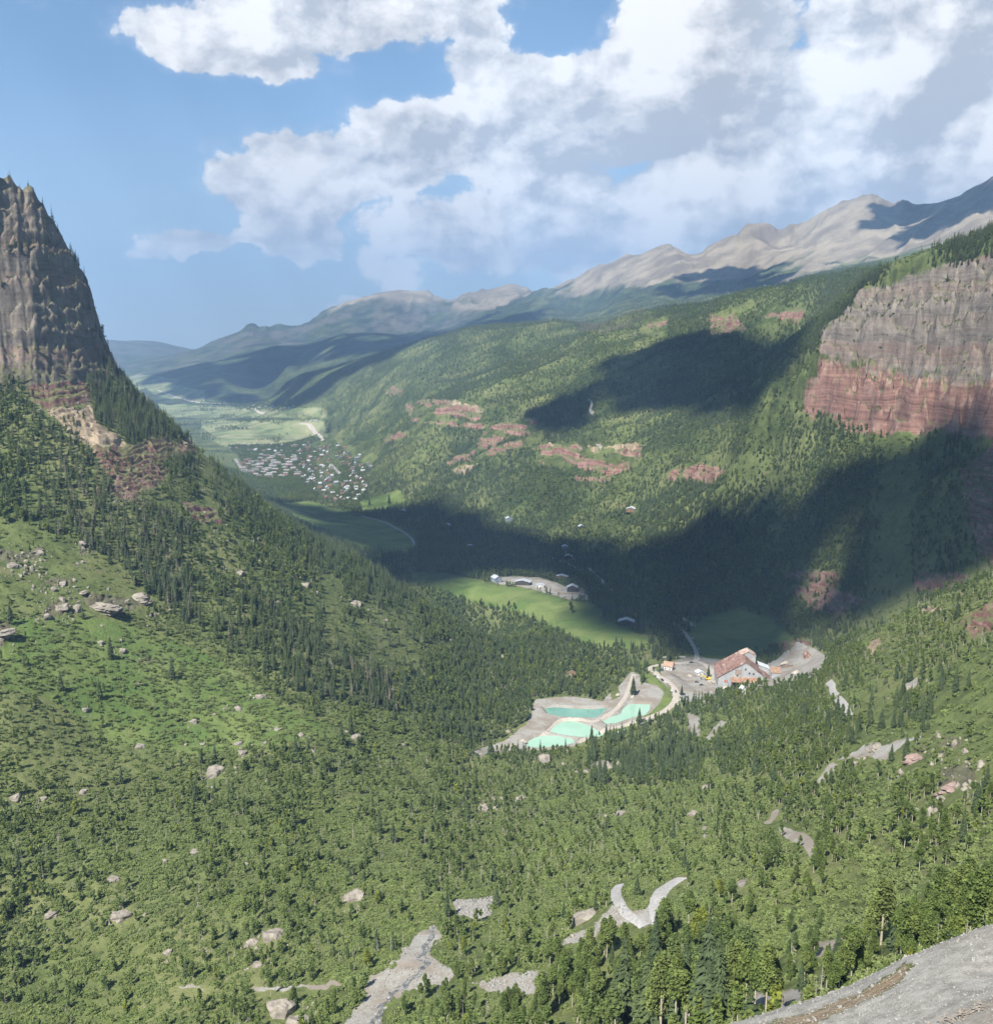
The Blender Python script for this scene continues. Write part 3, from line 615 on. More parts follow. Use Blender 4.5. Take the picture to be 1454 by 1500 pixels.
def smooth_path(pts, n=6):
    P = np.array(pts, float); out = []
    for i in range(len(P)-1):
        p0 = P[max(0, i-1)]; p1 = P[i]; p2 = P[i+1]; p3 = P[min(len(P)-1, i+2)]
        for k in range(n):
            t = k/n; out.append(.5*((2*p1)+(-p0+p2)*t+(2*p0-5*p1+4*p2-p3)*t*t+(-p0+3*p1-3*p2+p3)*t**3))
    out.append(P[-1]); return np.array(out)
for k, pl in enumerate(PONDS):
    n = len(pl); cx = sum(p[0] for p in pl)/n; cy = sum(p[1] for p in pl)/n
    pl = [tuple(q) for q in smooth_path(pl+[pl[0]], 5)[:-1]]; n = len(pl)
    grow = [(cx+(x-cx)*1.05, cy+(y-cy)*1.05) for x, y in pl]
    o = mesh_obj('pond_water', [(x, y, POND_Z) for x, y in grow], [list(range(n))[::-1]], M_POND_REFL if k == 0 else M_POND); tag(o, kind='structure')
    if o.data.polygons[0].normal.z < 0: o.data.flip_normals()

# ------------------------------------------------------------------ roads, tracks and streets laid on the ground
ROADS = []
FRONT = []
def road(name, px, width, mat, lift=.30, rmin=150, taper=None):
    xy = np.array([hit(a, b, rmin)[:2] for a, b in px]); path = smooth_path(xy, 7)
    ROADS.append((path, width))
    if name in ('switchback_track', 'foot_track', 'gravel_road', 'dam_track'):
        for q in path[::3]:
            rr = math.hypot(*q); u = q/rr; FRONT.append((q[0]-u[0]*5, q[1]-u[1]*5, 5.0)); FRONT.append((q[0]-u[0]*10, q[1]-u[1]*10, 5.0 if rr > 700 else 4.0))
    d = np.gradient(path, axis=0); d /= np.linalg.norm(d, axis=1)[:, None]+1e-9; nrm = np.stack([d[:, 1], -d[:, 0]], -1)
    W_ = np.full(len(path), width) if taper is None else np.interp(np.linspace(0, 1, len(path)), np.linspace(0, 1, len(taper)), taper)
    jit = 1+.16*(np.array([random.random() for _ in path])-.5)
    vs, fs = [], []
    for i in range(len(path)):
        for k in range(7):
            s = (k/6-.5)*W_[i]*jit[i]; x, y = path[i]+nrm[i]*s; edge = .55 if k in (0, 6) else 0
            vs.append((x, y, float(height(x, y))+lift-edge))
    for i in range(len(path)-1):
        for k in range(6):
            a = i*7+k; fs.append((a, a+7, a+8, a+1))
    o = mesh_obj(name, vs, fs, mat, smooth=True); tag(o, kind='structure')
    o.data.update()
    return path
MAIN = road('gravel_road', [(845,1088),(880,1074),(910,1064),(940,1054),(965,1045),(980,1036),(989,1025),(990,1015),(985,1005),(974,996),(962,988),(953,983)], 8.0, M_ROAD, .35, 800)
road('gravel_road', [(953,984),(952,978),(965,974),(985,972),(1005,970),(1018,967),(1020,958),(1016,948),(1009,936),(1000,925),(990,916),(980,911)], 7.0, M_ROAD, .35, 800)
road('gravel_road', [(1000,905),(1008,911),(1018,918)], 5.0, M_ROAD, .35, 800)
road('gravel_road', [(1018,967),(1035,975),(1042,985),(1040,1000)], 9.0, M_ROAD, .35, 800)
road('dam_track', [(775,1090),(800,1072),(822,1055),(850,1053),(872,1056),(900,1040),(915,1022),(922,1005),(928,988)], 6.0, M_ROAD, .3, 800)
road('gravel_road', [(896,866),(884,855),(868,844),(850,836),(832,826),(815,820),(798,812)], 6.5, M_ROAD, .35, 800)
road('gravel_road', [(884,856),(880,848),(868,838),(862,832)], 4.5, M_ROAD, .35, 800)
road('field_road', [(530,756),(560,764),(585,776),(602,788),(608,800)], 7.0, M_STREET, .35, 1200)
road('switchback_track', [(907,1296),(902,1304),(903,1316),(911,1330),(925,1344),(945,1357)], 5.5, M_ROADG, .3, 200)
road('switchback_track', [(998,1286),(985,1293),(972,1302),(964,1315),(962,1332),(968,1352)], 8.0, M_ROADG, .3, 200)
road('foot_track', [(1213,998),(1218,1004),(1219,1012),(1226,1022),(1236,1034),(1243,1050)], 5.0, M_ROADG, .4, 200)
road('street', [(378,664),(390,673),(402,684),(416,700)], 20.0, M_STREET, .5, 2600)
road('street', [(436,672),(444,680),(453,690)], 15.0, M_STREET, .5, 2600)
road('street', [(345,672),(352,684)], 12.0, M_STREET, .5, 2600)
road('street', [(418,708),(427,718),(431,724)], 14.0, M_STREET, .5, 2600)
road('street', [(484,680),(494,690),(498,694)], 12.0, M_STREET, .5, 2600)
road('field_road', [(440,620),(458,628),(470,640),(473,645)], 16.0, M_ROAD, .5, 3000)
road('field_road', [(368,598),(378,603),(388,606)], 16.0, M_ROAD, .5, 4000)
road('field_road', [(232,572),(260,582),(300,590),(345,592)], 18.0, M_ROAD, .5, 4500)
road('hill_track', [(862,585),(866,592),(864,600),(869,606)], 7.0, M_ROAD, .5, 1500)
# the stream: broken water among the stones
def stream():
    px = [(638,1357),(630,1372),(622,1390),(616,1402),(622,1414),(612,1426),(598,1440),(582,1452),(566,1466),(556,1480),(548,1498),(540,1515)]
    xy = np.array([hit(a, b, 200)[:2] for a, b in px]); path = smooth_path(xy, 8); d = np.gradient(path, axis=0); d /= np.linalg.norm(d, axis=1)[:, None]; nr = np.stack([d[:, 1], -d[:, 0]], -1)
    m = principled('running_water', (.045, .046, .043), .3, .4, scale=.55, c2=(.24, .24, .23), bump=.8)
    for s, (o0, wd) in enumerate([(0, 2.2), (2.6, 1.1)]):
        vs, fs = [], []
        for i in range(len(path)):
            c = path[i]+nr[i]*(o0*math.sin(i*.11+s*2)+1.1*math.sin(i*.57+s)); w_ = wd*(.6+.6*random.random())
            for q in (-.5, 0, .5): x, y = c+nr[i]*w_*q; vs.append((x, y, float(height(x, y))+.16))
        for i in range(len(path)-1):
            if s and i % 9 < 3: continue
            for k in range(2): a = i*3+k; fs.append((a, a+3, a+4, a+1))
        o = mesh_obj('stream_water', vs, fs, m, smooth=True); tag(o, kind='structure')
stream()
# open ground in front of the pale patches, so that the brush does not hide them
for p in GROUND['gravel']:
    cx = sum(q[0] for q in p)/len(p); cy = sum(q[1] for q in p)/len(p)
    pts = [(q[0]+(cx-q[0])*f, min(1498, q[1]+(cy-q[1])*f)) for q in p for f in (0.15, .6)]
    for a_, b_ in pts:
        x, y, z = hit(a_, b_, 130); rr = math.hypot(x, y)
        if rr < 1000: FRONT.append((x-x/rr*4, y-y/rr*4, rng.uniform(2.5, 4.5))); FRONT.append((x-x/rr*9, y-y/rr*9, rng.uniform(2, 4.5)))
# ------------------------------------------------------------------ plant materials
def mat_leaf(name, ca, cb, cc, trans=.25, patch=.012, yel=None):
    """leaf colour varies from plant to plant and from leaf clump to leaf clump"""
    m = bpy.data.materials.new(name); m.use_nodes = True; t = m.node_tree; t.nodes.clear(); w = NB(t)
    oi = w.n('ShaderNodeObjectInfo'); geo = w.n('ShaderNodeNewGeometry')
    c = w.mix(oi.outputs['Random'], col(*ca), col(*cb))
    pn = w.noise(oi.outputs['Location'], patch, 3, .6)
    c = w.mix(w.ss(pn, .38, .66), c, col(*cc))
    if yel:
        c = w.mix(w.m('MULTIPLY', w.ss(w.m('FRACT', w.m('MULTIPLY', oi.outputs['Random'], 37.7)), yel[3]-.02, yel[3]), .8), c, col(*yel[:3]))
    tc = w.n('ShaderNodeTexCoord'); v = w.noise(tc.outputs['Object'], 7.0, 2, .6)
    c = w.mix(w.ss(v, .30, .70), w.v('MULTIPLY', c, (.62, .62, .62)), w.v('MULTIPLY', c, (1.28, 1.28, 1.22)))
    d = w.n('ShaderNodeBsdfDiffuse'); t.links.new(c, d.inputs['Color'])
    tr = w.n('ShaderNodeBsdfTranslucent'); t.links.new(c, tr.inputs['Color'])
    mx = w.n('ShaderNodeMixShader'); mx.inputs[0].default_value = trans; t.links.new(d.outputs[0], mx.inputs[1]); t.links.new(tr.outputs[0], mx.inputs[2])
    o = w.n('ShaderNodeOutputMaterial'); t.links.new(mx.outputs[0], o.inputs[0])
    return m
ML_ASPEN = mat_leaf('aspen_leaves', (.125, .175, .052), (.180, .222, .072), (.120, .166, .064), .40, .010, (.24, .27, .05, .985))
ML_SCRUB = mat_leaf('scrub_leaves', (.155, .205, .068), (.210, .255, .092), (.172, .212, .084), .38, .014)
ML_SPRUCE = mat_leaf('spruce_needles', (.046, .066, .032), (.078, .102, .044), (.066, .090, .048), .12, .012)
ML_FAR = mat_leaf('far_spruce_needles', (.042, .070, .038), (.066, .098, .048), (.075, .110, .050), .12, .0022)
ML_DEAD = mat_leaf('dead_twigs', (.13, .112, .085), (.19, .165, .125), (.11, .11, .075), .1)
ML_YEL = mat_leaf('yellow_leaves', (.20, .25, .04), (.26, .29, .045), (.18, .24, .04), .3)
M_BARK = principled('aspen_bark', (.42, .38, .29), .9, .1, scale=3.0, c2=(.28, .25, .19))
M_BARKD = principled('spruce_bark', (.10, .078, .06), .95, .1, scale=4.0, c2=(.16, .125, .095))
M_SNAG = principled('weathered_wood', (.36, .33, .28), .95, .1, scale=4.0, c2=(.24, .21, .18))

class MB:
    def __init__(s): s.v = []; s.f = []; s.mi = []
    def quad(s, a, b, c, d, m=0): n = len(s.v); s.v += [a, b, c, d]; s.f.append((n, n+1, n+2, n+3)); s.mi.append(m)
    def tri(s, a, b, c, m=0): n = len(s.v); s.v += [a, b, c]; s.f.append((n, n+1, n+2)); s.mi.append(m)
    def tube(s, pts, rad, k=6, m=0):
        base = len(s.v)
        for p, r in zip(pts, rad):
            for j in range(k):
                a = 2*math.pi*j/k; s.v.append((p[0]+r*math.cos(a), p[1]+r*math.sin(a), p[2]))
        for i in range(len(pts)-1):
            for j in range(k):
                s.f.append((base+i*k+j, base+i*k+(j+1) % k, base+(i+1)*k+(j+1) % k, base+(i+1)*k+j)); s.mi.append(m)
    def mesh(s, name, mats):
        me = bpy.data.meshes.new(name); me.from_pydata(s.v, [], s.f)
        for m in mats: me.materials.append(m)
        me.polygons.foreach_set('material_index', s.mi); me.update(); return me
def leaf_quad(mb, rn, p, size, m=0, up=1.25):
    n = np.array([rn.normal(), rn.normal(), rn.normal()+up]); n /= np.linalg.norm(n)
    a = np.cross(n, [rn.normal(), rn.normal(), rn.normal()]); a /= np.linalg.norm(a)+1e-9; b = np.cross(n, a)
    s1 = size*rn.uniform(.6, 1.2); s2 = size*rn.uniform(.5, 1.0); p = np.array(p)
    q = [p-a*s1*.5-b*s2*rn.uniform(.25, .6), p+a*s1*.5-b*s2*rn.uniform(.2, .5), p+a*s1*rn.uniform(.3, .6)+b*s2*.5, p-a*s1*rn.uniform(.3, .6)+b*s2*rn.uniform(.3, .5)]
    mb.quad(*[tuple(x) for x in q], m)
# all plants are built about one metre tall and scaled where they stand
def spruce(seed, lv, nb, seg, trunk_mb, crown_mb, width=.17, cm=0, tm=0, droop=.35, bare=.06, gap=.0):
    rn = np.random.default_rng(seed)
    trunk_mb.tube([(0, 0, -.03), (.003, 0, .5), (0, .003, .97)], [.014, .009, .002], 5 if lv > 10 else 3, tm)
    for i in range(lv):
        f = (i+rn.uniform(0, .6))/lv; z = bare+(1-bare)*f*.985
        rad = width*((1-f)**.82)*(.82+.36*rn.random())+.012
        if f < .12: rad *= .75
        n = nb if f < .7 else max(3, nb-2)
        for k in range(n):
            if rn.random() < gap: continue
            a = 2*math.pi*(k+rn.random())/n; rr = rad*rn.uniform(.6, 1.15); ca, sa = math.cos(a), math.sin(a)
            dz = rr*droop*rn.uniform(.6, 1.3); wd = rr*(rn.uniform(.16, .26) if seg > 2 else rn.uniform(.28, .42)) if seg > 1 else rr*.55
            pts = []
            for s in range(seg+1):
                u = s/seg; pts.append((u*rr, z+.016*(1-u)-dz*u*u+(.02 if s == seg else 0)*rr*4, wd*math.sin(math.pi*min(1, .22+u*.62))*(1.0 if s < seg else .18)))
            for s in range(seg):
                (r0, z0, w0), (r1, z1, w1) = pts[s], pts[s+1]
                j = rn.uniform(-.25, .25)*w1
                for sg in (-1, 1):
                    tip = -.5*w0-.012*rn.random()
                    crown_mb.quad((ca*r0, sa*r0, z0), (ca*r1, sa*r1, z1), (ca*r1-sa*(w1+j)*sg, sa*r1+ca*(w1+j)*sg, z1-.35*w1-.01*rn.random()), (ca*r0-sa*w0*sg, sa*r0+ca*w0*sg, z0-.35*w0), cm)
    for k in range(3):
        a = k*2.1; crown_mb.tri((0, 0, 1.0), (.012*math.cos(a), .012*math.sin(a), .93), (.012*math.cos(a+2), .012*math.sin(a+2), .92), cm)
def broadleaf(seed, n, size, trunk_mb, crown_mb, base=.30, width=.20, cm=0, tm=0, blobs=7, thin=.010, limbs=5):
    rn = np.random.default_rng(seed)
    lean = rn.normal(0, .02, 2)
    top = np.array([lean[0], lean[1], .86])
    trunk_mb.tube([(0, 0, -.03), (lean[0]*.3, lean[1]*.4, .4), tuple(top)], [thin*1.25, thin, thin*.3], 5 if n > 100 else 3, tm)
    cs = []
    for k in range(blobs):
        f = (k+.5)/blobs; z = base+(.93-base)*f; a = rn.uniform(0, 6.28); rr = width*(.55 if f < .8 else .25)*rn.random()**.5*math.sin(math.pi*min(1, .25+.75*f))**.6
        cs.append((np.array([rr*math.cos(a)+lean[0]*f, rr*math.sin(a)+lean[1]*f, z]), width*rn.uniform(.38, .66)*(1.05-.45*abs(f-.45))))
    for k in range(limbs):
        c, r = cs[int(rn.integers(len(cs)))]; zb = max(base*.7, c[2]-.18)
        trunk_mb.tube([(lean[0]*.5, lean[1]*.5, zb), tuple((np.array([0, 0, zb])+c)/2+np.array([0, 0, .01])), tuple(c)], [thin*.5, thin*.35, thin*.15], 3, tm)
    for k in range(n):
        c, r = cs[int(rn.integers(len(cs)))]; d = rn.normal(size=3); d /= np.linalg.norm(d); u = rn.random()**.4
        p = c+d*r*u*np.array([1, 1, 1.12]); leaf_quad(crown_mb, rn, p, size*rn.uniform(.7, 1.3), cm)
def scrub(seed, n, size, mb, cm=0, tm=1, stems=4):
    rn = np.random.default_rng(seed); cs = []
    for k in range(rn.integers(4, 7)):
        a = rn.uniform(0, 6.28); rr = .62*rn.random()**.5; h = rn.uniform(.45, .8)*(1-.35*rr); cs.append((rr*math.cos(a), rr*math.sin(a), h*.55, rn.uniform(.28, .46), h))
    for k in range(stems):
        c = cs[k % len(cs)]; mb.tube([(c[0]*.3, c[1]*.3, -.05), (c[0]*.9, c[1]*.9, c[4]*.9)], [.022, .010], 3, tm)
    for k in range(n):
        c = cs[int(rn.integers(len(cs)))]; d = rn.normal(size=3); d /= np.linalg.norm(d); d[2] = abs(d[2])*1.0-.25; u = rn.random()**.35
        leaf_quad(mb, rn, (c[0]+d[0]*c[3]*u, c[1]+d[1]*c[3]*u, max(.03, c[2]+d[2]*c[4]*.62*u)), size*rn.uniform(.7, 1.3), cm, 1.7)
def snag(seed, mb, lv=9, m=0):
    rn = np.random.default_rng(seed); mb.tube([(0, 0, -.03), (.004, .002, .5), (0, 0, .95)], [.016, .011, .003], 4, m)
    for i in range(lv*3):
        z = rn.uniform(.15, .92); a = rn.uniform(0, 6.28); L = .13*(1-z)*rn.uniform(.4, 1.2)+.015; ca, sa = math.cos(a), math.sin(a)
        mb.tri((0, 0, z+.006), (0, 0, z-.008), (ca*L, sa*L, z-L*.25), m)
        mb.tri((ca*L*.3, sa*L*.3, z), (ca*L-sa*L*.2, sa*L+ca*L*.2, z-L*.3), (ca*L*.9, sa*L*.9, z-L*.5), m)

proto = bpy.data.collections.new('plant_prototypes')      # holds the plant meshes that the stuff objects repeat; not linked to the scene
def single(name, builder, mats):
    mb = MB(); builder(mb); return mb.mesh(name, mats)
SP_NEAR = []; AS_NEAR = []
for s in range(4):
    tm, cm = MB(), MB(); spruce(s+1, 42+2*s, 12, 3, tm, cm, (.185, .15, .17, .135)[s], bare=(.04, .09, .06, .14)[s], gap=.06)
    SP_NEAR.append((tm.mesh('spruce_trunk', [M_BARKD]), cm.mesh('spruce_crown', [ML_SPRUCE])))
for s in range(5):
    tm, cm = MB(), MB(); broadleaf(s+21, 3400, .027, tm, cm, (.42, .30, .50, .22, .36)[s], (.17, .21, .15, .20, .185)[s], blobs=(11, 12, 9, 13, 10)[s], limbs=8)
    AS_NEAR.append((tm.mesh('aspen_trunk', [M_BARK]), cm.mesh('aspen_crown', [ML_ASPEN])))
def lod(kind, seeds, fn, mats):
    L = []
    for s in seeds:
        mb = MB(); fn(mb, s); o = bpy.data.objects.new(kind, mb.mesh(kind, mats)); L.append(o)
    return L
LOD = {
 'spruce_mid': lod('spruce', range(4), lambda mb, s: spruce(50+s, 15, 7, 2, mb, mb, (.16, .14, .18, .15)[s], 0, 1), [ML_SPRUCE, M_BARKD]),
 'aspen_mid': lod('aspen', range(5), lambda mb, s: broadleaf(60+s, 230, .088, mb, mb, (.30, .22, .36, .26, .18)[s], (.20, .23, .17, .21, .24)[s], 0, 1, 8, .013, 2), [ML_ASPEN, M_BARK]),
 'aspen_tall_mid': lod('aspen', range(3), lambda mb, s: broadleaf(160+s, 230, .08, mb, mb, (.42, .46, .38)[s], (.17, .15, .18)[s], 0, 1, 8, .012, 2), [ML_ASPEN, M_BARK]),
 'scrub': lod('willow_scrub', range(4), lambda mb, s: scrub(70+s, 120, .24, mb), [ML_SCRUB, M_BARK]),
 'snag': lod('dead_tree', range(3), lambda mb, s: snag(80+s, mb, 7), [M_SNAG]),
 'grey': lod('grey_spruce', range(3), lambda mb, s: spruce(90+s, 12, 6, 1, mb, mb, .13, 0, 1, gap=.2), [ML_DEAD, M_SNAG]),
 'spruce_far': lod('spruce', range(4), lambda mb, s: spruce(100+s, 8, 5, 1, mb, mb, (.17, .15, .19, .16)[s], 0, 1), [ML_FAR, M_BARKD]),
 'aspen_far': lod('aspen', range(4), lambda mb, s: broadleaf(110+s, 52, .17, mb, mb, .22, .24, 0, 1, 6, .014, 0), [ML_ASPEN, M_BARK]),
 'yellow': lod('yellow_aspen', range(2), lambda mb, s: broadleaf(120+s, 200, .10, mb, mb, .15, .26, 0, 1, 8, .012, 2), [ML_YEL, M_BARK]),
}
def stuff_points(name, lodkey, xyz, rot, scl, idx, label, cat):
    """one object: every plant of this kind that is not built as a thing of its own"""
    n = len(xyz)
    if n == 0: return
    cn = bpy.data.collections.new(name+'_kinds')
    for o in LOD[lodkey]:
        c = o.copy(); cn.objects.link(c)
    me = bpy.data.meshes.new(name); me.vertices.add(n); me.vertices.foreach_set('co', np.asarray(xyz, np.float32).ravel())
    for nm, ty, dat, key in (('rot', 'FLOAT_VECTOR', np.asarray(rot, np.float32), 'vector'), ('scl', 'FLOAT_VECTOR', np.asarray(scl, np.float32), 'vector'), ('idx', 'INT', np.asarray(idx, np.int32), 'value')):
        at = me.attributes.new(nm, ty, 'POINT'); at.data.foreach_set(key, dat.ravel())
    o = bpy.data.objects.new(name, me); C.objects.link(o); tag(o, label, cat, kind='stuff')
    g = bpy.data.node_groups.new(name, 'GeometryNodeTree'); g.interface.new_socket('Geometry', in_out='INPUT', socket_type='NodeSocketGeometry'); g.interface.new_socket('Geometry', in_out='OUTPUT', socket_type='NodeSocketGeometry')
    gi = g.nodes.new('NodeGroupInput'); go = g.nodes.new('NodeGroupOutput'); ip = g.nodes.new('GeometryNodeInstanceOnPoints'); ci = g.nodes.new('GeometryNodeCollectionInfo')
    ci.inputs['Collection'].default_value = cn; ci.inputs['Separate Children'].default_value = True; ci.inputs['Reset Children'].default_value = True
    ip.inputs['Pick Instance'].default_value = True
    def attr(nm, ty):
        a = g.nodes.new('GeometryNodeInputNamedAttribute'); a.data_type = ty; a.inputs['Name'].default_value = nm; return a.outputs['Attribute']
    e2r = g.nodes.new('FunctionNodeEulerToRotation')
    g.links.new(gi.outputs[0], ip.inputs['Points']); g.links.new(ci.outputs[0], ip.inputs['Instance'])
    g.links.new(attr('idx', 'INT'), ip.inputs['Instance Index']); g.links.new(attr('rot', 'FLOAT_VECTOR'), e2r.inputs[0]); g.links.new(e2r.outputs[0], ip.inputs['Rotation']); g.links.new(attr('scl', 'FLOAT_VECTOR'), ip.inputs['Scale'])
    g.links.new(ip.outputs[0], go.inputs[0])
    md = o.modifiers.new('scatter', 'NODES'); md.node_group = g
    return o

# ------------------------------------------------------------------ where plants grow: densities per square metre, by region
# region: (polygon in photo pixels, (near, far) limits, dict of densities)
ALLP = [(-600, -600), (2100, -600), (2100, 2200), (-600, 2200)]
REG = [
 (ALLP, (100, 900), dict(scrub=.150, aspen=.020, snag=.0055, spruce=.0004)),
 (ALLP, (900, 1800), dict(scrub=.022, aspen=.020, spruce=.005)),
 (ALLP, (1800, 3600), dict(scrub=.030, aspen=.0042, spruce=.0055)),
 (ALLP, (3600, 5600), dict(aspen=.0010, spruce=.0028)),
 (ALLP, (5600, 10500), dict(spruce=.0016)),
 # left valley side
 ([(-400,880),(0,900),(150,900),(300,950),(420,1030),(520,1075),(300,1110),(150,1150),(-400,1150)], (400, 1300), dict(scrub=.080, aspen=.0012, spruce=.0003)),
 ([(-400,1040),(0,1040),(130,1030),(230,1090),(200,1150),(-400,1150)], (300, 1300), dict(scrub=.085, aspen=.004)),
 ([(-400,540),(0,555),(60,600),(140,655),(190,725),(270,765),(330,830),(420,900),(590,1010),(580,1045),(440,1015),(300,940),(220,870),(120,800),(-400,760)], (600, 1600), dict(spruce=.015, grey=.008, aspen=.016, scrub=.035)),
 ([(-400,760),(0,760),(120,800),(230,880),(130,900),(-400,890)], (500, 1400), dict(scrub=.020, aspen=.002)),
 ([(122,556),(165,530),(300,645),(410,745),(330,765),(270,700),(235,650),(185,652),(140,622)], (900, 1700), dict(spruce=.026, aspen=.004, grey=.004)),
 ([(230,690),(330,765),(400,745),(620,860),(700,930),(640,1000),(590,1010),(420,890),(330,825),(210,720)], (900, 1700), dict(scrub=.026, aspen=.012, spruce=.0016, grey=.0012)),
 ([(330,745),(400,740),(620,858),(720,920),(690,965),(500,865),(400,795)], (900, 1700), dict(aspen=.034, spruce=.006, scrub=.01)),
 # wood by the ponds and the valley floor
 ([(570,1000),(640,960),(700,915),(800,925),(950,950),(962,978),(925,985),(900,1008),(830,1020),(782,1024),(770,1055),(720,1098),(640,1085),(580,1045)], (750, 1700), dict(spruce=.0055, aspen=.040, scrub=.02, yellow=.0010)),
 ([(520,742),(600,770),(650,745),(760,790),(900,830),(960,880),(1000,900),(985,912),(1012,968),(952,970),(950,940),(880,895),(862,865),(760,845),(690,850),(600,832),(560,812),(612,795)], (1200, 2700), dict(spruce=.006, aspen=.030, scrub=.01)),
 ([(560,700),(650,720),(760,770),(900,820),(1000,860),(1000,905),(900,850),(760,810),(620,780),(540,750)], (1400, 3000), dict(spruce=.012, aspen=.010)),
 # right valley side
 ([(880,880),(860,830),(960,760),(1100,740),(1200,700),(1454,640),(2000,600),(2000,830),(1454,845),(1350,890),(1200,930),(1130,905),(1080,890),(1010,900),(960,940)], (900, 2400), dict(spruce=.0035, aspen=.040, scrub=.01)),
 ([(900,760),(1000,700),(1160,590),(1250,628),(1454,645),(2000,640),(2000,660),(1200,705),(1050,770),(960,800)], (900, 2600), dict(spruce=.013, aspen=.026, scrub=.02)),
 ([(560,620),(640,628),(720,625),(790,600),(840,575),(860,610),(800,650),(720,690),(640,720),(560,700),(530,680)], (1700, 3600), dict(spruce=.008, aspen=.003)),
 ([(830,590),(920,520),(1050,500),(1190,490),(1190,540),(1130,570),(1000,600),(900,640),(850,640)], (1500, 3600), dict(spruce=.004, aspen=.006, scrub=.012)),
 ([(780,470),(960,455),(1000,470),(900,490),(780,492)], (2500, 5000), dict(spruce=.008, grey=.010)),
 ([(1160,520),(1210,465),(1290,395),(1454,335),(2000,230),(2000,330),(1454,395),(1330,415),(1240,450),(1200,500),(1160,560)], (1400, 3400), dict(spruce=.11, aspen=.006)),
 ([(1100,470),(1250,405),(1330,385),(1300,410),(1180,500),(1130,500)], (2000, 3600), dict(spruce=.010, aspen=.005)),
 ([(1165,575),(1200,510),(1210,475),(1270,425),(1454,378),(2000,300),(2000,650),(1454,645),(1230,620)], (1100, 2000), dict(spruce=.0016, scrub=.006)),
 ([(-600,200),(0,240),(62,282),(112,375),(150,500),(160,545),(120,556),(0,565),(-600,560)], (1100, 1700), dict(spruce=.0012, scrub=.003)),
 ([(0,350),(75,350),(80,395),(20,395),(0,392)], (1100, 1700), dict(spruce=.014)), ([(100,370),(112,378),(128,405),(110,395)], (1100, 1700), dict(spruce=.03)),
 # right spur in front
 ([(1060,1020),(1215,955),(1454,842),(2000,700),(2000,1300),(1454,1330),(1240,1330),(1120,1200),(1080,1100)], (180, 1100), dict(scrub=.08, aspen=.040, spruce=.0012, snag=.002)),
 ([(1230,1000),(1300,1010),(1454,960),(2000,900),(2000,1150),(1454,1150),(1300,1140),(1240,1110)], (180, 900), dict(scrub=.05, aspen=.006, spruce=.002)),
 ([(850,1095),(960,1075),(1060,1095),(1010,1150),(860,1155)], (500, 1100), dict(spruce=.009, aspen=.028, scrub=.03)),
 ([(1165,1060),(1225,1055),(1235,1112),(1170,1125)], (400, 1000), dict(spruce=.028, aspen=.015)), ([(1225,1050),(1290,995),(1400,975),(1410,1025),(1310,1075),(1240,1090)], (400, 1000), dict(spruce=.020, aspen=.018, scrub=.02)),
 ([(1040,1080),(1200,1060),(1230,1110),(1190,1150),(1060,1140)], (400, 1100), dict(spruce=.004, aspen=.05, scrub=.02)),
 ([(810,1430),(900,1385),(1030,1360),(1100,1420),(1080,1470),(1060,1502),(780,1520)], (150, 500), dict(aspen=.040, spruce=.004, scrub=.02)),
 ([(1110,1290),(1300,1265),(1454,1240),(1900,1220),(1900,1330),(1454,1330),(1300,1360),(1160,1400),(1090,1400)], (150, 600), dict(scrub=.11, aspen=.006)),
 ([(1180,1440),(1310,1350),(1430,1300),(1454,1310),(1454,1350),(1300,1410),(1200,1470)], (120, 450), dict(aspen=.030, spruce=.006, scrub=.02)),
 ([(225,570),(300,585),(395,592),(445,598),(490,615),(500,645),(545,665),(560,700),(500,700),(300,690),(220,600)], (3300, 9800), dict(aspen=.0002)),
 # town trees and the far meadows' hedges
 ([(330,650),(480,640),(545,690),(560,735),(520,745),(420,735),(370,700)], (2400, 4600), dict(aspen=.046, spruce=.008)),
 ([(296,612),(480,608),(480,618),(296,618)], (3500, 7500), dict(aspen=.004)), ([(300,628),(395,628),(420,638),(400,645),(300,642)], (3500, 7000), dict(aspen=.006, spruce=.002)), ([(296,584),(480,590),(470,600),(296,600)], (4500, 9500), dict(aspen=.004)),
 ([(1060,1006),(1120,1006),(1180,998),(1130,1014),(1070,1018)], (800, 1300), dict(aspen=.03)),
]
BARE = GROUND['gravel']+GROUND['field']+GROUND['meadow'][:4]+[GROUND['meadow'][-1]]
ROCKY = GROUND['red']+GROUND['tan']
KINDS = ['spruce', 'aspen', 'scrub', 'grey', 'snag', 'yellow']
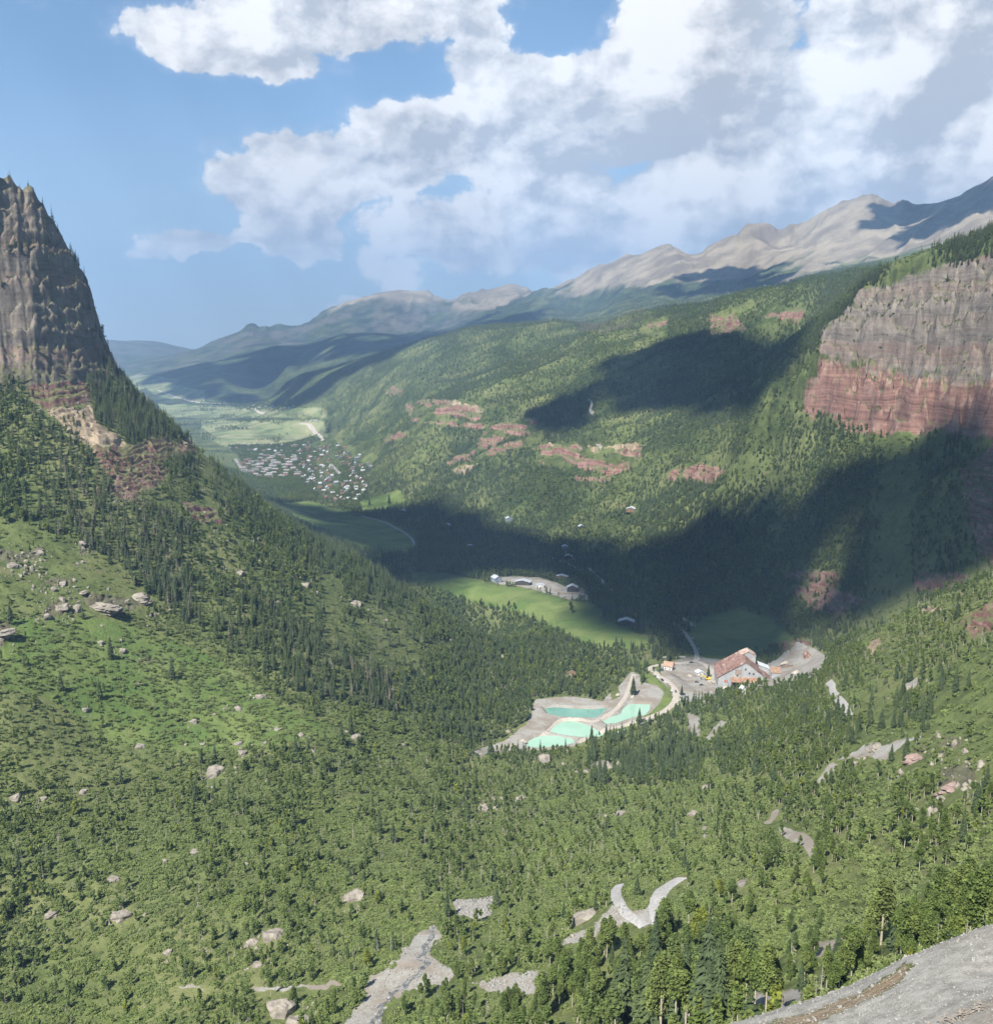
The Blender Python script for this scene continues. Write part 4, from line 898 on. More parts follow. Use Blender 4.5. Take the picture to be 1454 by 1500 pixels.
def plant_all():
    out = {k: [] for k in KINDS}
    # polar cells of about equal share; candidates by area x top density
    bands = np.exp(np.linspace(math.log(120), math.log(10400), 46))
    a0, a1 = R(-31.5), R(31.5)
    for r0, r1 in zip(bands[:-1], bands[1:]):
        area = .5*(a1-a0)*(r1*r1-r0*r0)
        regs = [g for g in REG if g[1][0] < r1 and g[1][1] > r0]
        top = {k: max([g[2].get(k, 0) for g in regs]+[0])*(1.6 if r0 > 1100 else 1.25) for k in KINDS}
        for ki, k in enumerate(KINDS):
            n = int(area*top[k])
            if n <= 0: continue
            a = rng.uniform(a0, a1, n); r = np.sqrt(rng.uniform(r0*r0, r1*r1, n)); x, y = r*np.sin(a), r*np.cos(a)
            fr, fa = cell(a, r); z = bil(Z, fr, fa)
            px, py = project(x, y, z)
            run = RUN[np.maximum(fr.astype(int)-2, 0), np.round(fa).astype(int)]
            vis = ((z+22)/r > run) & (px > -120) & (px < 1580) & (py < 1680)
            x, y, z, r, px, py = [q[vis] for q in (x, y, z, r, px, py)]
            if len(x) == 0: continue
            jx = px+fbm(x/(r*.02), y/(r*.02), 600, 3)*16; jy = py+fbm(x/(r*.02)+9, y/(r*.02), 610, 3)*9
            d = np.zeros(len(x))
            for poly, (ra, rb), den in REG:
                ins = (r >= ra) & (r < rb)
                if poly is not ALLP: ins &= inpoly(jx, jy, poly)
                d[ins] = den.get(k, 0)
            # clumps and clearings
            cl_ = fbm(x/np.maximum(r*.055, 14), y/np.maximum(r*.055, 14), 620+ki*7, 4)
            gain = np.where(r < 1000, {'spruce': 2.2, 'aspen': 1.5, 'scrub': .9, 'grey': 2.0, 'snag': 2.0, 'yellow': 2}[k], {'spruce': 3.4, 'aspen': 2.4, 'scrub': 1.4, 'grey': 3.0, 'snag': 2.5, 'yellow': 2}[k])
            d = d*np.clip(1+gain*cl_*(r > 250), .04, 2.4)
            gv = bil(GV, *cell(np.arctan2(x, y), r))
            if k in ('spruce', 'grey'): d = d*np.where(gv == 0, 1, np.clip(1.1-gv*7+cl_*1.5, .03, 3.0))
            elif k == 'aspen': d = d*np.where(gv == 0, 1, np.clip(.9-gv*3, .1, 1.8))
            # bare ground, roads, rock
            for p in BARE:
                d[inpoly(np.where(r < 760, jx*.6+px*.4, px), np.where(r < 760, jy*.6+py*.4, py), p)] = 0
            rk = np.zeros(len(x), bool)
            for p in ROCKY: rk |= inpoly(px, py, p)
            d[rk & (r < 5000)] *= .10
            fr2, fa2 = cell(np.arctan2(x, y), r); d[bil(M['alpine'], fr2, fa2) > .35] = 0
            d[(np.hypot(x, y) < 110)] = 0
            if k != 'scrub': d[(z > 330)] = 0
            for path, wd in ROADS:
                if abs(np.hypot(*path.mean(0))-.5*(r0+r1)) < r1-r0+300:
                    dm = np.full(len(x), 1e9)
                    for q in path[::2]: dm = np.minimum(dm, (x-q[0])**2+(y-q[1])**2)
                    d[dm < (wd*.5+2.0)**2] = 0
            for (bx, by, br) in [c for c in CLEAR+FRONT if r0-40 < math.hypot(c[0], c[1]) < r1+40]: d[(x-bx)**2+(y-by)**2 < br*br] = 0
            ok = rng.random(len(x))*top[k] < d
            out[k].append(np.stack([x[ok], y[ok], z[ok], r[ok]], -1))
    return {k: (np.concatenate(v) if v else np.zeros((0, 4))) for k, v in out.items()}
# ------------------------------------------------------------------ things: helpers
def thing(name, label, cat, loc, rz=0.0, group=None):
    o = bpy.data.objects.new(name, None); C.objects.link(o); o.location = loc; o.rotation_euler = (0, 0, rz); o.empty_display_size = 1.0
    return tag(o, label, cat, group)
def part(name, mb, mats, parent, label=None):
    o = bpy.data.objects.new(name, mb.mesh(name, mats if isinstance(mats, (list, tuple)) else [mats])); C.objects.link(o); o.parent = parent
    if label: o['label'] = label
    return o
def box(mb, x0, x1, y0, y1, z0, z1, m=0):
    p = [(x0,y0,z0),(x1,y0,z0),(x1,y1,z0),(x0,y1,z0),(x0,y0,z1),(x1,y0,z1),(x1,y1,z1),(x0,y1,z1)]
    for f in ((0,3,2,1),(4,5,6,7),(0,1,5,4),(1,2,6,5),(2,3,7,6),(3,0,4,7)): mb.quad(*[p[i] for i in f], m)
def prism(mb, prof, y0, y1, m=0):
    """profile in x,z extruded along y"""
    n = len(prof); b = len(mb.v)
    mb.v += [(x, y0, z) for x, z in prof]+[(x, y1, z) for x, z in prof]
    mb.f.append(tuple(range(b, b+n))); mb.mi.append(m); mb.f.append(tuple(range(b+2*n-1, b+n-1, -1))); mb.mi.append(m)
    for i in range(n): j = (i+1) % n; mb.f.append((b+i, b+n+i, b+n+j, b+j)); mb.mi.append(m)
def slab(mb, a, b, y0, y1, th=.25, m=0):
    """a sloping roof sheet between two x,z points, from y0 to y1"""
    (xa, za), (xb, zb) = a, b
    prism(mb, [(xa, za), (xb, zb), (xb, zb+th), (xa, za+th)], y0, y1, m)
def copy_tree(o, parent=None):
    c = o.copy(); C.objects.link(c)
    if parent: c.parent = parent
    for ch in [q for q in o.children]: copy_tree(ch, c)
    return c
def rust(name, a, b, c, scale):
    m = bpy.data.materials.new(name); m.use_nodes = True; t = m.node_tree; w = NB(t); bs = t.nodes['Principled BSDF']
    p = w.n('ShaderNodeTexCoord').outputs['Object']
    n1 = w.noise(p, scale, 6, .7); n2 = w.noise(w.v('MULTIPLY', p, (1.0, .25, 1.0)), scale*2.7, 4, .7)
    cc = w.mix(w.ss(n1, .38, .60), col(*a), col(*b)); cc = w.mix(w.ss(n2, .52, .66), cc, col(*c))
    t.links.new(cc, bs.inputs['Base Color']); bs.inputs['Roughness'].default_value = .75; bs.inputs['Specular IOR Level'].default_value = .25
    return m
M_RUST = rust('rusty_roof_sheets', (.150, .078, .062), (.235, .145, .115), (.36, .29, .24), .13)
M_RUSTPALE = rust('pale_rusty_sheets', (.36, .25, .19), (.45, .37, .32), (.26, .13, .09), .16)
M_RUSTORANGE = rust('orange_roof_sheets', (.28, .155, .095), (.35, .26, .19), (.21, .105, .065), .3)
M_MILLWALL = rust('grey_corrugated_sheets', (.26, .275, .285), (.34, .35, .355), (.27, .22, .18), .13)
M_WHITEROOF = principled('white_sheet_roof', (.56, .59, .62), .5, .4, scale=.3, c2=(.46, .49, .52))
M_BAYSHADE = principled('bay_shade_black', (.012, .012, .014), .9, .1)
M_GLASS = principled('dark_window_glass', (.03, .04, .05), .12, .6)
M_WHITE = principled('white_paint', (.60, .60, .58), .6, .3, scale=.8, c2=(.50, .49, .47))
M_BLACKW = principled('dark_stained_wood', (.040, .038, .038), .8, .2, scale=.6, c2=(.065, .06, .055))
M_GREYROOF = principled('grey_metal_roof', (.30, .32, .35), .5, .4, scale=.3, c2=(.38, .40, .43))
M_BROWN = principled('brown_timber', (.16, .10, .065), .85, .2, scale=.6, c2=(.22, .15, .10))
M_STONEW = principled('tan_stone_wall', (.33, .27, .20), .9, .2, scale=1.2, c2=(.24, .195, .15))
M_BLUEG = principled('blue_grey_siding', (.26, .31, .36), .8, .2, scale=.6, c2=(.21, .25, .30))
M_REDP = principled('red_paint', (.38, .07, .05), .6, .3)
M_YELP = principled('yellow_machine_paint', (.75, .50, .03), .45, .4, scale=1.0, c2=(.62, .40, .03))
M_TYRE = principled('black_rubber', (.02, .02, .02), .9, .2)
CLEAR = []

# ------------------------------------------------------------------ the old mill
def build_mill():
    zg = hit(1084, 1004, 800)[2]
    fl = np.array(on_plane(1051.5, 1004, zg)); fr = np.array(on_plane(1116, 1004, zg)); u = fr-fl; Wd = float(np.linalg.norm(u)); u /= Wd
    ang = math.atan2(u[1], u[0])-R(7); c = (fl+fr)/2
    t = thing('mill_building', 'big old grey mill with a rusty red stepped gable roof, on the gravel yard', 'mill', (c[0], c[1], zg), ang)
    h = Wd/2; pk = 5.5; e0, e1, pz = 8.5, 11.5, 27.0
    mb = MB(); prism(mb, [(-h, -4), (h, -4), (h, e1), (pk, pz), (-h, e0)], 0, 44); part('wall', mb, M_MILLWALL, t)
    mb = MB()
    n = 9
    for k in range(n):       # roof laid in courses of sheet, each a little proud of the next
        f0, f1 = k/n, (k+1)/n
        slab(mb, (-h-1+(pk+h+1)*f0, e0-.5+(pz-e0+.5)*f0+.25+.05*(k % 2)), (-h-1+(pk+h+1)*f1, e0-.5+(pz-e0+.5)*f1+.25+.05*(k % 2)), -.9, 45)
    for k in range(6):
        f0, f1 = k/6, (k+1)/6
        slab(mb, (pk+(h+1-pk)*f0, pz+(e1-.6-pz)*f0+.25+.05*(k % 2)), (pk+(h+1-pk)*f1, pz+(e1-.6-pz)*f1+.25+.05*(k % 2)), -.9, 45)
    rf = part('roof', mb, M_RUST, t)
    # raised tier at the back of the ridge
    mb = MB(); prism(mb, [(pk-2, 16), (pk+14, 14), (pk+14, 25), (pk+6, 30), (pk-2, 26.6)], 29, 43.5); up = part('upper_tier', mb, M_MILLWALL, t)
    mb = MB(); slab(mb, (pk-3, 26.2), (pk+6, 30.2), 28.3, 44.2); slab(mb, (pk+6, 30.2), (pk+15, 24.6), 28.3, 44.2); part('upper_roof', mb, M_RUSTPALE, up)
    # open lean-to along the front
    mb = MB(); box(mb, -.5, 18.0, -8, -.05, -3, 6.2); ln = part('lean_to', mb, M_MILLWALL, t)
    mb = MB()
    for k in range(5): 
        y0 = -9+k*1.8; b = len(mb.v); z0 = 6.3+k*.62
        box(mb, -10.5, 19.0, y0, y0+1.8, z0, z0+.62+.3)
    part('lean_to_roof', mb, M_RUSTORANGE, ln)
    mb = MB(); box(mb, -10.0, -.6, -7.0, -.06, -1.5, 6.0); part('bay_shade_block', mb, M_BAYSHADE, t)  # solid black block; the shade inside the bay is its colour
    for x in (-10.3, -5.4, -.9): mb = MB(); box(mb, x, x+.5, -8.3, -7.8, -1, 6.3); part('post', mb, M_BROWN, ln)
    mb = MB(); box(mb, -17.5, -14.3, -.14, -.02, 2.6, 5.6); sg = part('sign_panel', mb, M_REDP, t); mb = MB(); box(mb, -16.1, -15.7, -.22, -.15, 3.0, 5.2); part('sign_stroke', mb, M_WHITE, sg)
    for (x, z, w_, hh) in [(-4.5, 10.5, 1.8, 2.4), (8.6, 13.2, 1.7, 2.3), (13.0, 12.6, 1.7, 2.3), (4.3, 17.5, 1.5, 2.6)]:
        mb = MB(); box(mb, x, x+w_, -.10, -.02, z, z+hh); part('window', mb, M_GLASS, t)
    mb = MB(); box(mb, .5, 1.0, -.35, -.03, 9.6, 24); box(mb, -6.5, .5, -.20, -.03, 12.5, 18.5); part('patch_panel', mb, rust('brown_patch', (.20, .15, .12), (.27, .22, .18), (.32, .32, .32), .3), t)
    # right wing with the bin tower
    mb = MB(); prism(mb, [(h, -4), (h+9, -4), (h+9, 7), (h, 12.5)], 3.5, 20); wg = part('wing', mb, M_MILLWALL, t)
    mb = MB(); slab(mb, (h+.1, 12.7), (h+9, 7.1), 2.5, 20.5); part('wing_roof', mb, M_RUST, wg)
    mb = MB(); prism(mb, [(h+8.6, -4), (h+18.5, -4), (h+18.5, 15.5), (h+8.6, 17.0)], -1.0, 9); tw = part('tower', mb, M_MILLWALL, t)
    mb = MB()
    for k in range(4): box(mb, h+8.0, h+19.2, -1.6+k*2.8, -1.6+(k+1)*2.8, 16.4+k*.95, 17.3+k*.95)
    part('tower_roof', mb, M_RUSTORANGE, tw)
    mb = MB(); prism(mb, [(h-2, 4), (h+9, 4), (h+9, 13.5), (h-2, 17.5)], 21, 33); sh = part('rear_shed', mb, M_MILLWALL, t)
    mb = MB(); slab(mb, (h-2.8, 18.0), (h+10, 13.3), 20.2, 34); part('rear_shed_roof', mb, M_WHITEROOF, sh)
    CLEAR.append((c[0]+u[0]*6-u[1]*18, c[1]+u[1]*6+u[0]*18, 42)); CLEAR.append((c[0]+u[0]*38, c[1]+u[1]*38, 20)); CLEAR.append((c[0]-10, c[1]-14, 26)); CLEAR.append((c[0]+12, c[1]-12, 22)); CLEAR.append((c[0]-26, c[1]-4, 20))
build_mill()

# ------------------------------------------------------------------ houses near enough to show their parts
def gable_house(name, label, px, py, w_, d_, e_, p_, rz, mw, mr, cat='house', wins=3, group=None, storeys=1, chim=False, z=None, deck=False):
    x, y, z0 = hit(px, py, 700); z0 = z0 if z is None else z
    t = thing(name, label, cat, (x, y, z0), rz, group)
    mb = MB(); prism(mb, [(-w_/2, -2.5), (w_/2, -2.5), (w_/2, e_), (0, p_), (-w_/2, e_)], -d_/2, d_/2); part('wall', mb, mw, t)
    mb = MB(); s = (p_-e_)/(w_/2); slab(mb, (-w_/2-.8, e_-.8*s+.05), (0, p_+.05), -d_/2-.8, d_/2+.8, .3); slab(mb, (0, p_+.05), (w_/2+.8, e_-.8*s+.05), -d_/2-.8, d_/2+.8, .3)
    rf = part('roof', mb, mr, t)
    if chim: mb = MB(); box(mb, w_*.18, w_*.18+.9, d_*.1, d_*.1+.9, e_, p_+1.2); part('chimney', mb, M_STONEW, rf)
    for st in range(storeys):
        for k in range(wins):
            xx = -w_/2+w_*(k+.5)/wins; mb = MB(); box(mb, xx-.8, xx+.8, -d_/2-.08, -d_/2-.02, 1.0+st*3, 2.5+st*3); part('window', mb, M_GLASS, t)
            if k < 2: yy = -d_/2+d_*(k+.5)/2; mb = MB(); box(mb, -w_/2-.08, -w_/2-.02, yy-.8, yy+.8, 1.0+st*3, 2.5+st*3); part('window', mb, M_GLASS, t)
    mb = MB(); box(mb, w_*.30, w_*.30+1.0, -d_/2-.09, -d_/2-.02, 0, 2.1); part('door', mb, M_BROWN, t)
    if deck: mb = MB(); box(mb, -w_/2-1, w_/2+1, -d_/2-3.2, -d_/2-.1, -.4, -.1); box(mb, -w_/2-1, w_/2+1, -d_/2-3.2, -d_/2-3.1, -.1, .9); part('deck', mb, M_BROWN, t)
    CLEAR.append((x, y, max(w_, d_)*.62)); 
    # the slope in front is kept open enough that the house shows
    CLEAR.append((x-.0*x, y-max(w_, d_)*.9, max(w_, d_)*.55))
    return t
gable_house('mill_house', 'small white house with a bright orange roof, beside the gravel road', 979, 980, 9, 11, 5.2, 9.5, R(62), M_WHITE, M_RUSTORANGE, wins=2)
gable_house('storage_shed', 'pale little shed behind the yellow excavator in the mill yard', 1024, 988, 8, 7, 3.5, 5.2, R(10), M_WHITE, M_WHITEROOF, 'shed', 1)
gable_house('pump_house', 'narrow white hut below the front of the mill, half hidden by bushes', 1087, 1019, 4.2, 4.5, 7.5, 10, R(15), M_WHITE, M_WHITEROOF, 'hut', 1)
gable_house('orange_cabin', 'small cabin with an orange gable at the upper end of the mill spoil bank', 1181, 963, 6, 7, 4.0, 8.0, R(5), M_RUSTORANGE, M_RUST, 'cabin', 1)
gable_house('lone_cabin', 'brown cabin alone in the wood left of the ponds', 836, 992, 9, 9, 4.5, 7.5, R(-20), M_STONEW, M_BROWN, 'cabin', 2)
gable_house('valley_house', 'blue-grey two-storey house at the left end of the meadow estate', 727, 852, 13, 16, 7.5, 11, R(25), M_BLUEG, M_GREYROOF, wins=3, storeys=2, chim=True)
gable_house('estate_house', 'long dark house with a pale metal roof on the gravel terrace', 766, 856, 26, 13, 5.5, 8.5, R(-14), M_BLACKW, M_GREYROOF, wins=5)
gable_house('estate_garage', 'low white garage at the right end of the long dark house', 791, 860, 13, 10, 3.8, 6.0, R(-14), M_WHITE, M_GREYROOF, 'garage', 2)
gable_house('dark_house', 'black timber house with a stepped grey roof above the brown garden wall', 838, 866, 17, 13, 7.5, 11.5, R(-6), M_BLACKW, M_GREYROOF, wins=3, storeys=2, chim=True)
gable_house('guest_house', 'smaller tan stone annexe right of the black timber house', 853, 868, 8, 8, 4, 6.5, R(-6), M_STONEW, M_BROWN, wins=2)
gable_house('tree_house_lodge', 'long dark house among trees behind the black timber house', 822, 848, 22, 10, 5, 8, R(-10), M_BROWN, M_GREYROOF, wins=4)
gable_house('woodland_villa', 'wide dark villa with a pale grey roof in the trees by the road bend', 917, 915, 22, 13, 6, 9.5, R(-12), M_BLACKW, M_GREYROOF, wins=4, deck=True)
gable_house('hillside_house', 'pale roofed house alone high on the right hillside', 924, 749, 18, 12, 6, 9.5, R(-18), M_BROWN, M_WHITEROOF, wins=3, storeys=2, deck=True)
gable_house('forest_house', 'small grey roofed house in dark forest below the hillside house', 851, 774, 11, 10, 5, 8, R(10), M_BLACKW, M_GREYROOF, wins=2)
gable_house('forest_cabin', 'pale roofed cabin in dark valley forest left of the estate', 689, 803, 14, 10, 5, 7.5, R(8), M_BLUEG, M_WHITEROOF, 'cabin', 2)
gable_house('forest_cabin', 'pale roofed cabin above the road in the shaded valley wood', 827, 803, 11, 9, 4.5, 7, R(0), M_BLUEG, M_WHITEROOF, 'cabin', 2)
gable_house('roadside_house', 'dark house just right of the valley road, with a red shed beside it', 832, 818, 14, 11, 5, 8, R(-8), M_BLACKW, M_GREYROOF, wins=3)
gable_house('red_shed', 'small red shed beside the dark roadside house', 839, 822, 7, 6, 3, 5, R(-8), M_REDP, M_RUST, 'shed', 1)
gable_house('shaded_house', 'grey house half hidden in the shaded wood above the meadow', 745, 762, 14, 11, 5, 8, R(20), M_BLUEG, M_GREYROOF, wins=2)
gable_house('shaded_house', 'low house at the head of the shaded wood, under the hillside', 655, 772, 14, 11, 5, 8, R(-20), M_STONEW, M_GREYROOF, wins=2)
gable_house('shaded_house', 'brown house in the shaded wood at the meadow road', 590, 751, 16, 11, 5, 8, R(-10), M_BROWN, M_GREYROOF, wins=2)
# long garden wall of the dark house and the yard fence
def wall_thing(name, label, cat, a, b, h_, th, mat, posts=False):
    p = np.array(hit(*a, 700)); q = np.array(hit(*b, 700)); L = float(np.hypot(*(q-p)[:2])); ang = math.atan2(q[1]-p[1], q[0]-p[0])
    t = thing(name, label, cat, tuple(p), ang); n = max(2, int(L/4)); mb = MB()
    for k in range(n):
        f0, f1 = k/n, (k+1)/n; g0 = float(height(*(p+(q-p)*f0)[:2]))-p[2]; g1 = float(height(*(p+(q-p)*f1)[:2]))-p[2]
        b_ = [(L*f0, -th, g0-.5), (L*f1, -th, g1-.5), (L*f1, th, g1-.5), (L*f0, th, g0-.5), (L*f0, -th, g0+h_), (L*f1, -th, g1+h_), (L*f1, th, g1+h_), (L*f0, th, g0+h_)]
        for f in ((0,3,2,1),(4,5,6,7),(0,1,5,4),(1,2,6,5),(2,3,7,6),(3,0,4,7)): mb.quad(*[b_[i] for i in f])
    part('panel', mb, mat, t)
    for k in range(n+1):
        f = min(k/n, 1); g = float(height(*(p+(q-p)*f)[:2]))-p[2]; mb = MB(); box(mb, L*f-.15, L*f+.15, -th-.12, th+.12, g-.5, g+h_+.25); part('post', mb, mat, t)
wall_thing('garden_wall', 'low brown retaining wall on the slope under the black timber house', 'wall', (820, 871), (845, 870), 3.0, .4, M_STONEW)
wall_thing('yard_fence', 'long pale fence above the small white house with the orange roof', 'fence', (957, 964), (1003, 963), 1.6, .15, M_WHITE)
wall_thing('yard_wall', 'dark timber retaining wall crossing the spoil bank right of the mill', 'wall', (1136, 978), (1160, 976), 1.8, .3, M_BROWN)

# ------------------------------------------------------------------ yellow excavator
def build_excavator():
    x, y, z = hit(1036, 996, 800); t = thing('excavator', 'yellow excavator parked beside a bush in the mill yard', 'excavator', (x, y, z), R(170))
    mb = MB()
    for s in (-1.1, 1.1): prism(mb, [(-2.1, .35), (-1.7, 0), (1.7, 0), (2.1, .35), (2.1, .65), (1.7, .95), (-1.7, .95), (-2.1, .65)], s-.3, s+.3)
    part('tracks', mb, M_TYRE, t)
    mb = MB(); box(mb, -2.2, 1.6, -1.3, 1.3, 1.05, 2.1); box(mb, -2.3, -.6, -1.3, 1.3, 2.1, 2.6); bd = part('body', mb, M_YELP, t)
    mb = MB(); prism(mb, [(-.2, 2.1), (1.5, 2.1), (1.3, 3.4), (-.2, 3.4)], .2, 1.25); part('cab', mb, M_GLASS, bd)
    mb = MB(); prism(mb, [(1.2, 1.7), (1.7, 1.6), (4.6, 4.3), (4.4, 4.7), (3.9, 4.6)], -.9, -.4); bo = part('boom', mb, M_YELP, t)
    mb = MB(); prism(mb, [(4.3, 4.7), (4.75, 4.5), (6.0, 1.9), (5.6, 1.8)], -.85, -.45); ar = part('arm', mb, M_YELP, t)
    mb = MB(); prism(mb, [(5.5, 1.9), (6.1, 1.9), (6.3, .9), (5.3, .5), (5.0, 1.0)], -1.2, -.1); part('bucket', mb, M_TYRE, ar)
    t.scale = (1.35, 1.35, 1.35); CLEAR.append((x, y, 8)); CLEAR.append((x, y-9, 7))
build_excavator()

# ------------------------------------------------------------------ parked cars
PAINT = {'white': (.72, .73, .74), 'silver': (.42, .44, .46), 'black': (.018, .018, .022), 'dark grey': (.07, .075, .085), 'blue': (.05, .12, .28), 'light blue': (.32, .46, .58), 'red': (.32, .03, .03), 'tan': (.38, .32, .24), 'green': (.05, .09, .06)}
def car_parts(kind):
    if kind == 'suv':
        low = [(-2.3, .35), (2.3, .35), (2.3, .95), (1.25, 1.12), (-2.25, 1.12)]; top = [(-2.2, 1.12), (1.15, 1.12), (.55, 1.72), (-2.0, 1.74)]
    elif kind == 'pickup':
        low = [(-2.75, .45), (2.75, .45), (2.75, 1.05), (1.5, 1.2), (-2.75, 1.2)]; top = [(-.7, 1.2), (1.3, 1.2), (.75, 1.82), (-.5, 1.85)]
    else:
        low = [(-2.3, .3), (2.3, .3), (2.3, .72), (1.2, .92), (-2.3, .95)]; top = [(-1.75, .94), (1.05, .9), (.35, 1.4), (-1.1, 1.42)]
    body = MB(); prism(body, low, -.92, .92); win = MB(); prism(win, top, -.80, .80)
    zr = max(p[1] for p in top); xr = [p[0] for p in top if p[1] > zr-.05]; box(body, min(xr), max(xr), -.76, .76, zr-.01, zr+.06)
    wh = []
    for sx in (-1.45, 1.5):
        for sy in (-.9, .9):
            m = MB(); k = 12; b = 0
            ring = [(sx+.36*math.cos(2*math.pi*j/k), sy+s*.12, .36+.36*math.sin(2*math.pi*j/k)) for s in (-1, 1) for j in range(k)]
            m.v += ring
            for j in range(k): m.f.append((j, (j+1) % k, k+(j+1) % k, k+j)); m.mi.append(0)
            m.f.append(tuple(range(k-1, -1, -1))); m.mi.append(0); m.f.append(tuple(range(k, 2*k))); m.mi.append(0); wh.append(m)
    return body, win, wh
CARMESH = {}
for kind in ('suv', 'pickup', 'car'):
    b, w_, wh = car_parts(kind); CARMESH[kind] = (b, w_.mesh('windows', [M_GLASS]), [m.mesh('wheel', [M_TYRE]) for m in wh])
CARBODY = {}
def car(px, py, colour, kind, where, rz=None, group='cars parked along the gravel road', off=0.0):
    x, y, _ = hit(px, py, 800)
    if rz is None:
        best = min(((np.hypot(p[i, 0]-x, p[i, 1]-y), p, i) for p, _w in ROADS[:4] for i in range(len(p)-1)), key=lambda q: q[0]); p, i = best[1], best[2]
        d = p[i+1]-p[i]; rz = math.atan2(d[1], d[0])+(math.pi if random.random() < .5 else 0)+random.uniform(-.06, .06)
        # keep clear of the wheel tracks
        if best[0] < 4.5:
            n = np.array([x, y])-p[i]; n = n/(np.linalg.norm(n)+1e-6); x, y = p[i]+n*4.8
    z = float(height(x, y))+.22
    word = {'suv': 'off-roader', 'pickup': 'pickup truck', 'car': 'hatchback car'}[kind]
    t = thing('parked_car' if kind != 'pickup' else 'parked_pickup', f'{colour} {word} {where}', 'car' if kind != 'pickup' else 'pickup', (x, y, z), rz, group)
    if (kind, colour) not in CARBODY:
        pm = bpy.data.materials.get('car_paint_'+colour) or principled('car_paint_'+colour, PAINT[colour], .3, .5); CARBODY[(kind, colour)] = CARMESH[kind][0].mesh('body', [pm])
    for nm, me in [('body', CARBODY[(kind, colour)]), ('windows', CARMESH[kind][1])]+[('wheel', m) for m in CARMESH[kind][2]]:
        o = bpy.data.objects.new(nm, me); C.objects.link(o); o.parent = t
    CLEAR.append((x, y, 5.0)); CLEAR.append((x, y-5, 4.0))
for row in [
 (957,979,'black','suv','at the tree edge where the road leaves the wood'),(960,984,'silver','suv','first below the small orange-roofed house'),(963,990,'dark grey','car','second below the small orange-roofed house'),
 (967,993,'white','suv','third in the row below the orange-roofed house'),(971,997,'black','suv','in the row at the top of the road curve, before a white car'),(977,1000,'white','car','in the row at the top of the road curve, alone white'),
 (981,1003,'silver','suv','opposite the middle of the gravel lot'),(985,1006,'tan','suv','where the road starts to bend by the gravel lot'),(988,1012,'white','pickup','on the outer side of the bend by the gravel lot'),
 (990,1016,'dark grey','suv','just below the white pickup on the outer bend'),(994,1026,'white','suv','upper of the two white vehicles at the widest of the bend'),(994,1032,'white','pickup','lower of the two white vehicles at the widest of the bend'),
 (992,1039,'silver','car','where the bend turns back towards the ponds'),(986,1043,'dark grey','suv','at the inner end of the black row below the bend'),(977,1048,'black','suv','first of the black row on the lower road'),
 (968,1052,'black','pickup','second of the black row on the lower road'),(954,1057,'black','suv','alone mid-way along the lower road'),(947,1060,'dark grey','car','beside the bush on the lower road'),(941,1063,'black','suv','at the left end of the black row on the lower road'),
 (912,1072,'light blue','suv','on the lower road below the pond with the bush'),(905,1074,'white','car','beside the light blue off-roader on the lower road'),(897,1077,'silver','suv','on the lower road between the ponds and the trees'),(888,1079,'dark grey','suv','near the lower road end, under the spruces'),
 (998,1017,'dark grey','suv','behind the lone small spruce in the gravel lot',.3),(1000,1021,'silver','car','in front of the lone small spruce in the gravel lot',.2),(1005,1022,'dark grey','car','right of the lone small spruce in the gravel lot',-.3),
 (1020,1000,'dark grey','suv','on the gravel lot left of the mill, nearer the bush',-.2),(1027,1004,'black','car','on the gravel lot left of the mill, alone',-.1),
 (1012,971,'dark grey','pickup','at the road fork above the mill yard',.25),(1023,967,'white','suv','at the road fork, right of the grey pickup',.4),(1006,974,'silver','car','at the road fork, left of the grey pickup',.5),
 (1024,958,'black','suv','under the dark meadow, lowest on the upper road'),(1021,951,'silver','car','under the dark meadow, on the upper road'),(1019,946,'dark grey','suv','beside the dark meadow half way up the road'),(1014,936,'silver','suv','on the upper road in shade, alone'),
 (1012,920,'light blue','suv','lowest in the shaded row of the upper road'),(1010,917,'white','car','in the row at the top of the shaded road, white'),(1006,914,'light blue','car','in the shaded row, left of the white one'),(1001,911,'dark grey','suv','in the shaded row, next to the bend'),(994,909,'blue','suv','highest on the shaded road')]:
    car(*row[:5], rz=row[5] if len(row) > 5 else None)

# ------------------------------------------------------------------ the town far down the valley
def tint(nm, c): return principled('town_'+nm, c, .8, .2, scale=.15, c2=tuple(v*.8 for v in c)) if False else principled('town_'+nm, tuple(v*.54 for v in c), .8, .2, scale=.15, c2=tuple(v*.42 for v in c))
TW = [('white', tint('white_wall', (.66, .64, .60))), ('cream', tint('cream_wall', (.55, .48, .38))), ('pink brick', tint('pink_brick', (.46, .28, .22))), ('tan', tint('tan_wall', (.48, .38, .28))), ('grey', tint('grey_wall', (.36, .37, .38))), ('blue', tint('blue_wall', (.30, .36, .44))), ('red', tint('red_wall', (.36, .16, .12)))]
TR = [('pale', tint('pale_roof', (.62, .62, .62))), ('grey', tint('grey_roof', (.34, .35, .37))), ('brown', tint('brown_roof', (.26, .19, .15))), ('rust red', tint('red_roof', (.36, .20, .15))), ('white', tint('white_roof', (.74, .74, .74)))]
